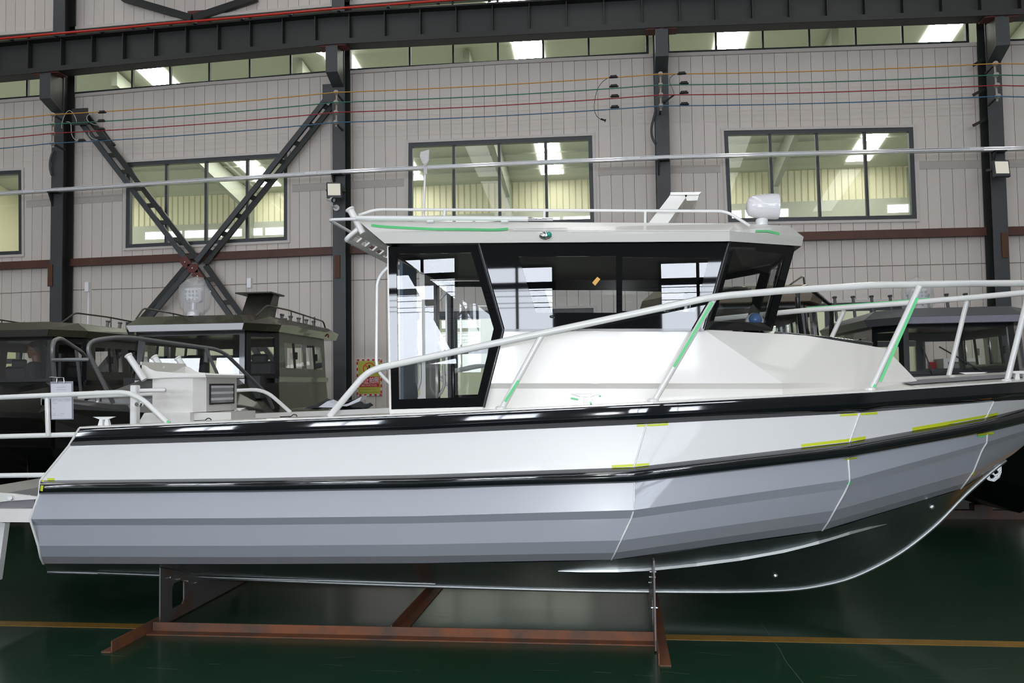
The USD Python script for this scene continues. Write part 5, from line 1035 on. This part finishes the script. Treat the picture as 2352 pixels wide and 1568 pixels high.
pp = PY(86, 805, pB[1] - .10); person(A(pp[0], pp[1], .38), (-.95, -.30), 1.70 * (pp[2] - .38) / 1.60)

# ------------------------------------------------------------------ things lying about
# framed notice on the wall: yellow panel, red field, ban symbol
ps = [PY(819, 825, YW - .03), PY(877, 824.5, YW - .03), PY(877, 907, YW - .03), PY(819, 909, YW - .03)]
SW, SH = ps[1][0] - ps[0][0], ps[0][2] - ps[3][2]; S = lambda u, v, d=0: A(ps[0][0] + u * SW, YW - .03 - d, ps[3][2] + v * SH)
sg = thing('warning_sign', 'yellow and red no-photo notice on the wall beside the white cabin', 'sign', S(.5, 0))
R_ = lambda u0, v0, u1, v1, d: M().slab([S(u0, v0, d), S(u1, v0, d), S(u1, v1, d), S(u0, v1, d)], A(0, -.002, 0))
part(sg, 'board', M().slab([S(0, 0), S(1, 0), S(1, 1), S(0, 1)], A(0, .03, 0)), 'sign_white', False)
part(sg, 'yellow_field', R_(.06, .05, .94, .95, .002), 'sign_yellow', False); part(sg, 'red_field', R_(.10, .24, .90, .52, .005), 'sign_red', False)
m = M()
for k in range(5):
    m.add(*R_(.0 + k * .2 + .02, .955, .11 + k * .2, 1.0, .002).get()).add(*R_(.0 + k * .2 + .1, .0, .2 + k * .2 - .01, .045, .002).get())
for k in range(6): m.add(*R_(0, k / 6 + .02, .055, k / 6 + .10, .002).get()).add(*R_(.945, k / 6 + .06, 1, k / 6 + .14, .002).get())
part(sg, 'hazard_edge', m, 'sign_red', False)
c = S(.50, .735, .004); r = .25 * SW; cir = lambda r, n=36: [c + r * A(math.cos(a), 0, math.sin(a)) for a in np.linspace(0, 2 * math.pi, n, False)]
part(sg, 'ban_ring', M().plate(cir(r), [cir(r * .82)], .002, (0, -1, 0)), 'sign_orange', False); part(sg, 'ban_bar', M().bar(c + r * .9 * A(-.72, 0, .69) - A(0, .003, 0), c + r * .9 * A(.72, 0, -.69) - A(0, .003, 0), r * .2, .003, (0, 1, 0)), 'sign_orange', False)
m = M().hull([c + r * A(x, 0, z) + A(0, d, 0) for x, z in ((-.42, -.55), (.35, -.55), (.45, .0), (.15, .12), (-.3, .12)) for d in (0, -.001)]).hull([c + r * A(.02 + .17 * math.cos(a), 0, .42 + .17 * math.sin(a)) + A(0, d, 0) for a in np.linspace(0, 6.28, 10) for d in (0, -.001)]).hull([c + r * A(x, 0, z) + A(0, d, 0) for x, z in ((-.06, .1), (.12, .1), (.12, .3), (-.06, .3)) for d in (0, -.001)])
part(sg, 'figure_symbol', m, 'sign_black', False)
def put_text(polys, x0, x1, z0, z1, d):
    m = M()
    for ring, hs in polys:
        P_ = Polygon(ring, hs)
        e = trimesh.creation.extrude_polygon(P_, .001, engine='earcut'); V = e.vertices
        m.add(np.c_[x0 + V[:, 0] * (x1 - x0), np.full(len(V), YW - .03 - d) - V[:, 2], z0 + V[:, 1] * (z1 - z0)], e.faces)
    return m
def glyph(code):
    out = []
    for g in code.split('|'):
        rr = [np.array([int(v) for v in r.split(',')], float).reshape(-1, 2) / 100 for r in g.split(';')]; out.append((rr[0], rr[1:]))
    return out
GLY = ['0,60,3,65,6,65,15,73,17,78,5,79,5,89,21,89,21,98,23,100,33,100,34,89,67,89,69,100,79,100,79,89,97,89,97,79,83,78,95,65,100,63,100,60,95,55,92,55,88,59,84,61,82,66,79,66,79,54,87,53,87,44,16,44,16,53,22,54,21,64,18,64,15,58,12,58,8,53;52,55,53,53,67,53,67,66,64,66;39,77,50,67,54,68,60,74,61,78,48,79,40,79;34,68,33,67,33,54,49,53,49,56,42,63,39,63|3,6,3,10,13,15,23,26,3,27,3,37,98,37,98,27,77,27,79,23,82,23,89,15,92,15,97,10,97,6,90,2,87,2,73,16,70,16,66,21,67,24,70,25,70,27,58,27,57,6,54,2,49,0,33,0,30,6,30,10,46,10,45,27,30,27,30,24,33,24,31,18,15,3,8,2', '0,2,0,12,15,13,15,75,27,75,27,12,48,12,48,98,50,100,58,100,60,98,60,63,95,63,95,53,93,51,60,50,60,12,98,12,100,10,100,2,98,0,2,0', '0,40,2,45,8,45,15,49,15,67,2,68,2,77,3,79,15,79,16,98,17,100,28,100,28,79,40,79,42,77,43,81,62,81,67,100,79,98,75,81,100,81,100,2,88,2,87,6,56,6,53,0,45,0,43,2,42,44,28,40,28,5,21,0,5,0,3,10,5,11,8,10,15,10,16,35,2,34,2,40;55,19,87,18,88,38,56,39;55,51,87,50,88,69,56,69;33,53,43,53,43,69,40,68,28,67,28,52,32,52', '0,7,3,9,13,26,13,29,5,29,5,100,97,100,95,75,93,69,88,65,93,64,93,31,86,29,93,20,95,14,98,12,100,3,93,0,88,2,85,11,77,22,77,27,80,27,80,30,45,31,43,32,43,62,41,63,40,36,38,34,15,34,17,29,25,25,20,14,10,0,2,2;55,66,56,64,72,65,68,76,83,77,85,81,85,89,70,90,65,76;55,42,83,41,83,54,56,54;40,74,44,73,48,75,57,84,56,90,40,90;16,63,15,46,17,44,28,44,28,62;15,75,18,73,28,73,28,90,18,90,15,88|55,19,55,27,65,27,72,8,70,2,60,2,60,8|32,15,32,25,42,27,43,11,45,10,43,2,37,2,37,0,33,2,33,14']
for k, g in enumerate(GLY): part(sg, 'lettering', put_text(glyph(g), S(.115 + .195 * k, 0)[0], S(.115 + .195 * k + .185, 0)[0], S(0, .335)[2], S(0, .505)[2], .008), 'sign_white', False)
tx = meshkit.text_mesh('NO PHOTOS', .036, .001); b = tx.bounds; tx.apply_translation([-(b[0][0] + b[1][0]) / 2, 0, 0]); k = min(1.0, SW * .62 / (b[1][0] - b[0][0])); V = tx.vertices * [k, 1, 1]
part(sg, 'lettering', (np.c_[S(.5, 0)[0] + V[:, 0], np.full(len(V), YW - .038) - V[:, 2], S(0, .262)[2] + V[:, 1]], tx.faces), 'sign_white', False)
rg_ = np.random.default_rng(5); m = M()
for v, n_, u0, u1 in ((.165, 11, .26, .76), (.085, 17, .12, .90)):
    for k in range(n_):
        u = u0 + (u1 - u0) * k / n_; w = (u1 - u0) / n_ * .7
        for _ in range(3): a = rg_.uniform(0, .6); h = rg_.uniform(0, .016); m.add(*R_(u + a * w * .5, v + h, u + w * (.5 + a * .5), v + h + .006, .005).get())
part(sg, 'fine_print', m, 'sign_black', False, kind='stuff')
# paper in a clear sleeve hanging from the camouflaged boat's bow
yP = 7.46; q = [PY(x, y, yP) for x, y in ((117, 881), (164, 880), (165, 961), (119, 962))]
t = thing('document_sleeve', 'printed sheet in a clear sleeve hanging behind the stern rail', 'paper', (q[2] + q[3]) / 2)
part(t, 'sheet', M().slab(q, A(0, .004, 0)), 'paper', False); part(t, 'sleeve', M().slab([PY(x, y, yP + .008) for x, y in ((115.5, 876), (168, 875), (169, 963), (117.5, 964))], A(0, .002, 0)), 'boat_lilac', False)
bi = lambda u, v: (q[0] * (1 - u) + q[1] * u) * (1 - v) + (q[3] * (1 - u) + q[2] * u) * v; m = M()
for u0, u1, v in ((.28, .72, .10), (.25, .75, .17), (.06, .3, .44), (.36, .5, .44), (.6, .95, .44), (.06, .14, .48), (.34, .55, .48), (.7, .92, .48), (.06, .28, .55), (.06, .16, .70), (.06, .2, .85), (.44, .62, .85), (.06, .2, .89), (.30, .36, .89), (.46, .52, .90)):
    m.slab([bi(u0, v), bi(u1, v), bi(u1, v + .012), bi(u0, v + .012)], A(0, -.001, 0))
part(t, 'print_line', m, 'print_grey', False, kind='stuff')
part(t, 'hook', M().tube([PY(130, 880, yP), PY(131, 868, yP), PY(118, 866, yP)], .006, 6).tube([PY(148, 880, yP), PY(146, 867, yP), PY(114, 866.5, yP)], .006, 6), 'chrome', True)
# black jacket with paper on the port side deck, straps on the coaming
zc = float(np.interp(PY(772, 935, 7.2)[0], inn[:, 0], inn[:, 2])) - .004; yj = 2 * YB - float(inn[8][1]) + .06
def lump(pts, seed, amp): 
    mm_ = trimesh.convex.convex_hull(np.array(pts)); 
    for _ in range(4): mm_ = mm_.subdivide()
    trimesh.smoothing.filter_laplacian(mm_, iterations=4); nz = meshkit.fbm(mm_.vertices * 9 + seed); mm_.vertices += (nz - nz.mean())[:, None] * A(.4, .4, 1) * amp; return mm_
xj0, xj1 = PY(700, 935, yj)[0], PY(845, 935, yj)[0]
j = lump([(x, y, z) for x in (xj0, xj1) for y in (yj - .08, yj + .22) for z in (zc,)] + [((xj0 * .4 + xj1 * .6) + dx, yj + .06, zc + .07) for dx in (-.12, .16)], 1.0, .10); j.vertices[:, 2] = np.maximum(j.vertices[:, 2], zc + .002)
solo('folded_jacket', (j.vertices, j.faces), 'shirt_dark', 'crumpled black cloth lying on the far side deck of the white boat', 'cloth', True)
for pts, lb in ((((731, 935), (752, 921), (768, 928), (775, 936)), 'left white paper sheet curling on the black cloth'), (((778, 932), (800, 926), (831, 910), (826, 921), (796, 933)), 'right white paper sheet curling up from the black cloth')):
    q = [PY(x, y, yj - .10) for x, y in pts]; solo('paper_sheet', M().slab(q, A(.02, .10, .012)), 'paper', lb, 'paper', False)
for (x, y, lb) in ((655, 959, 'black webbing strap with a loop on the far coaming'), (458, 968, 'black webbing strap with a loop behind the bait station leg')):
    Yc = 2 * YB - float(inn[8][1]) - .012 if x > 600 else YB - .66
    t = thing('strap', lb, 'strap', PY(x, y, Yc)); part(t, 'webbing', M().slab([PY(x - 12, y - 3, Yc), PY(x + 12, y - 4, Yc), PY(x + 14, y + 2, Yc), PY(x - 9, y + 3, Yc)], A(0, -.006, 0)), 'rubber', False)
    part(t, 'loop', M().tube(fillet([PY(x + 10, y, Yc - .004), PY(x + 20, y - 9, Yc - .004), PY(x + 28, y - 5, Yc - .004), PY(x + 24, y + 2, Yc - .004), PY(x + 12, y + 1, Yc - .004)], .02), .0035, 6), 'rubber', True)
# steel cabinet by the wall at the right, yellow machine at the right edge
q0, q1 = PY(2168, 880, 15.9), PY(2250, 822, 15.9); t = thing('wall_cabinet', 'grey fire cabinet with a white frame by the back wall, seen through the grey boat', 'cabinet', A((q0[0] + q1[0]) / 2, 16.1, 0))
part(t, 'body', M().box(q0[0], 15.9, 0, q1[0], 16.35, q1[2]), 'cabinet_grey', False); part(t, 'frame', M().plate([A(q0[0], 15.89, 0.02), A(q1[0], 15.89, .02), A(q1[0], 15.89, q1[2]), A(q0[0], 15.89, q1[2])], [[A(q0[0] + .07, 15.89, .1), A(q1[0] - .07, 15.89, .1), A(q1[0] - .07, 15.89, q1[2] - .06), A(q0[0] + .07, 15.89, q1[2] - .06)]], .02, (0, -1, 0)), 'lamp_white', False); part(t, 'red_side', M().box(q0[0] - .10, 16.25, 0, q0[0], 16.34, q1[2] - .05), 'nav_red', False); part(t, 'label_plate', M().box((q0[0] + q1[0]) / 2 - .05, 15.885, q1[2] - .22, (q0[0] + q1[0]) / 2 + .05, 15.9, q1[2] - .14), 'lamp_white', False)
ym = 7.0; g = lambda x, y: PY(x, y, ym); t = thing('jack_stand', 'orange-yellow steel jack stand at the right edge under the bow', 'jack', PZ(2380, 1330, 0) * A(1, 0, 0) + A(0, ym, 0))
xk = g(2376, 1100)[0] + .09; zk = g(2352, 1120)[2]
part(t, 'post', M().lathe([(.09, 0), (.09, zk - .1), (.14, zk), (.14, zk + .22), (.10, zk + .30), (0, zk + .32)], A(xk, ym, 0), (0, 0, 1), 18), 'machine_yellow'); part(t, 'foot', M().slab([A(xk - .05, ym - .3, 0), A(xk + .5, ym - .3, 0), A(xk + .5, ym + .3, 0), A(xk - .05, ym + .3, 0)], A(0, 0, .04)), 'machine_yellow', False); part(t, 'arm', M().slab([A(xk - .13, ym - .05, zk - .28), A(xk + .1, ym - .05, zk - .22), A(xk + .1, ym - .05, 0.04), A(xk, ym - .05, .04)], A(0, .1, 0)), 'machine_yellow', False)
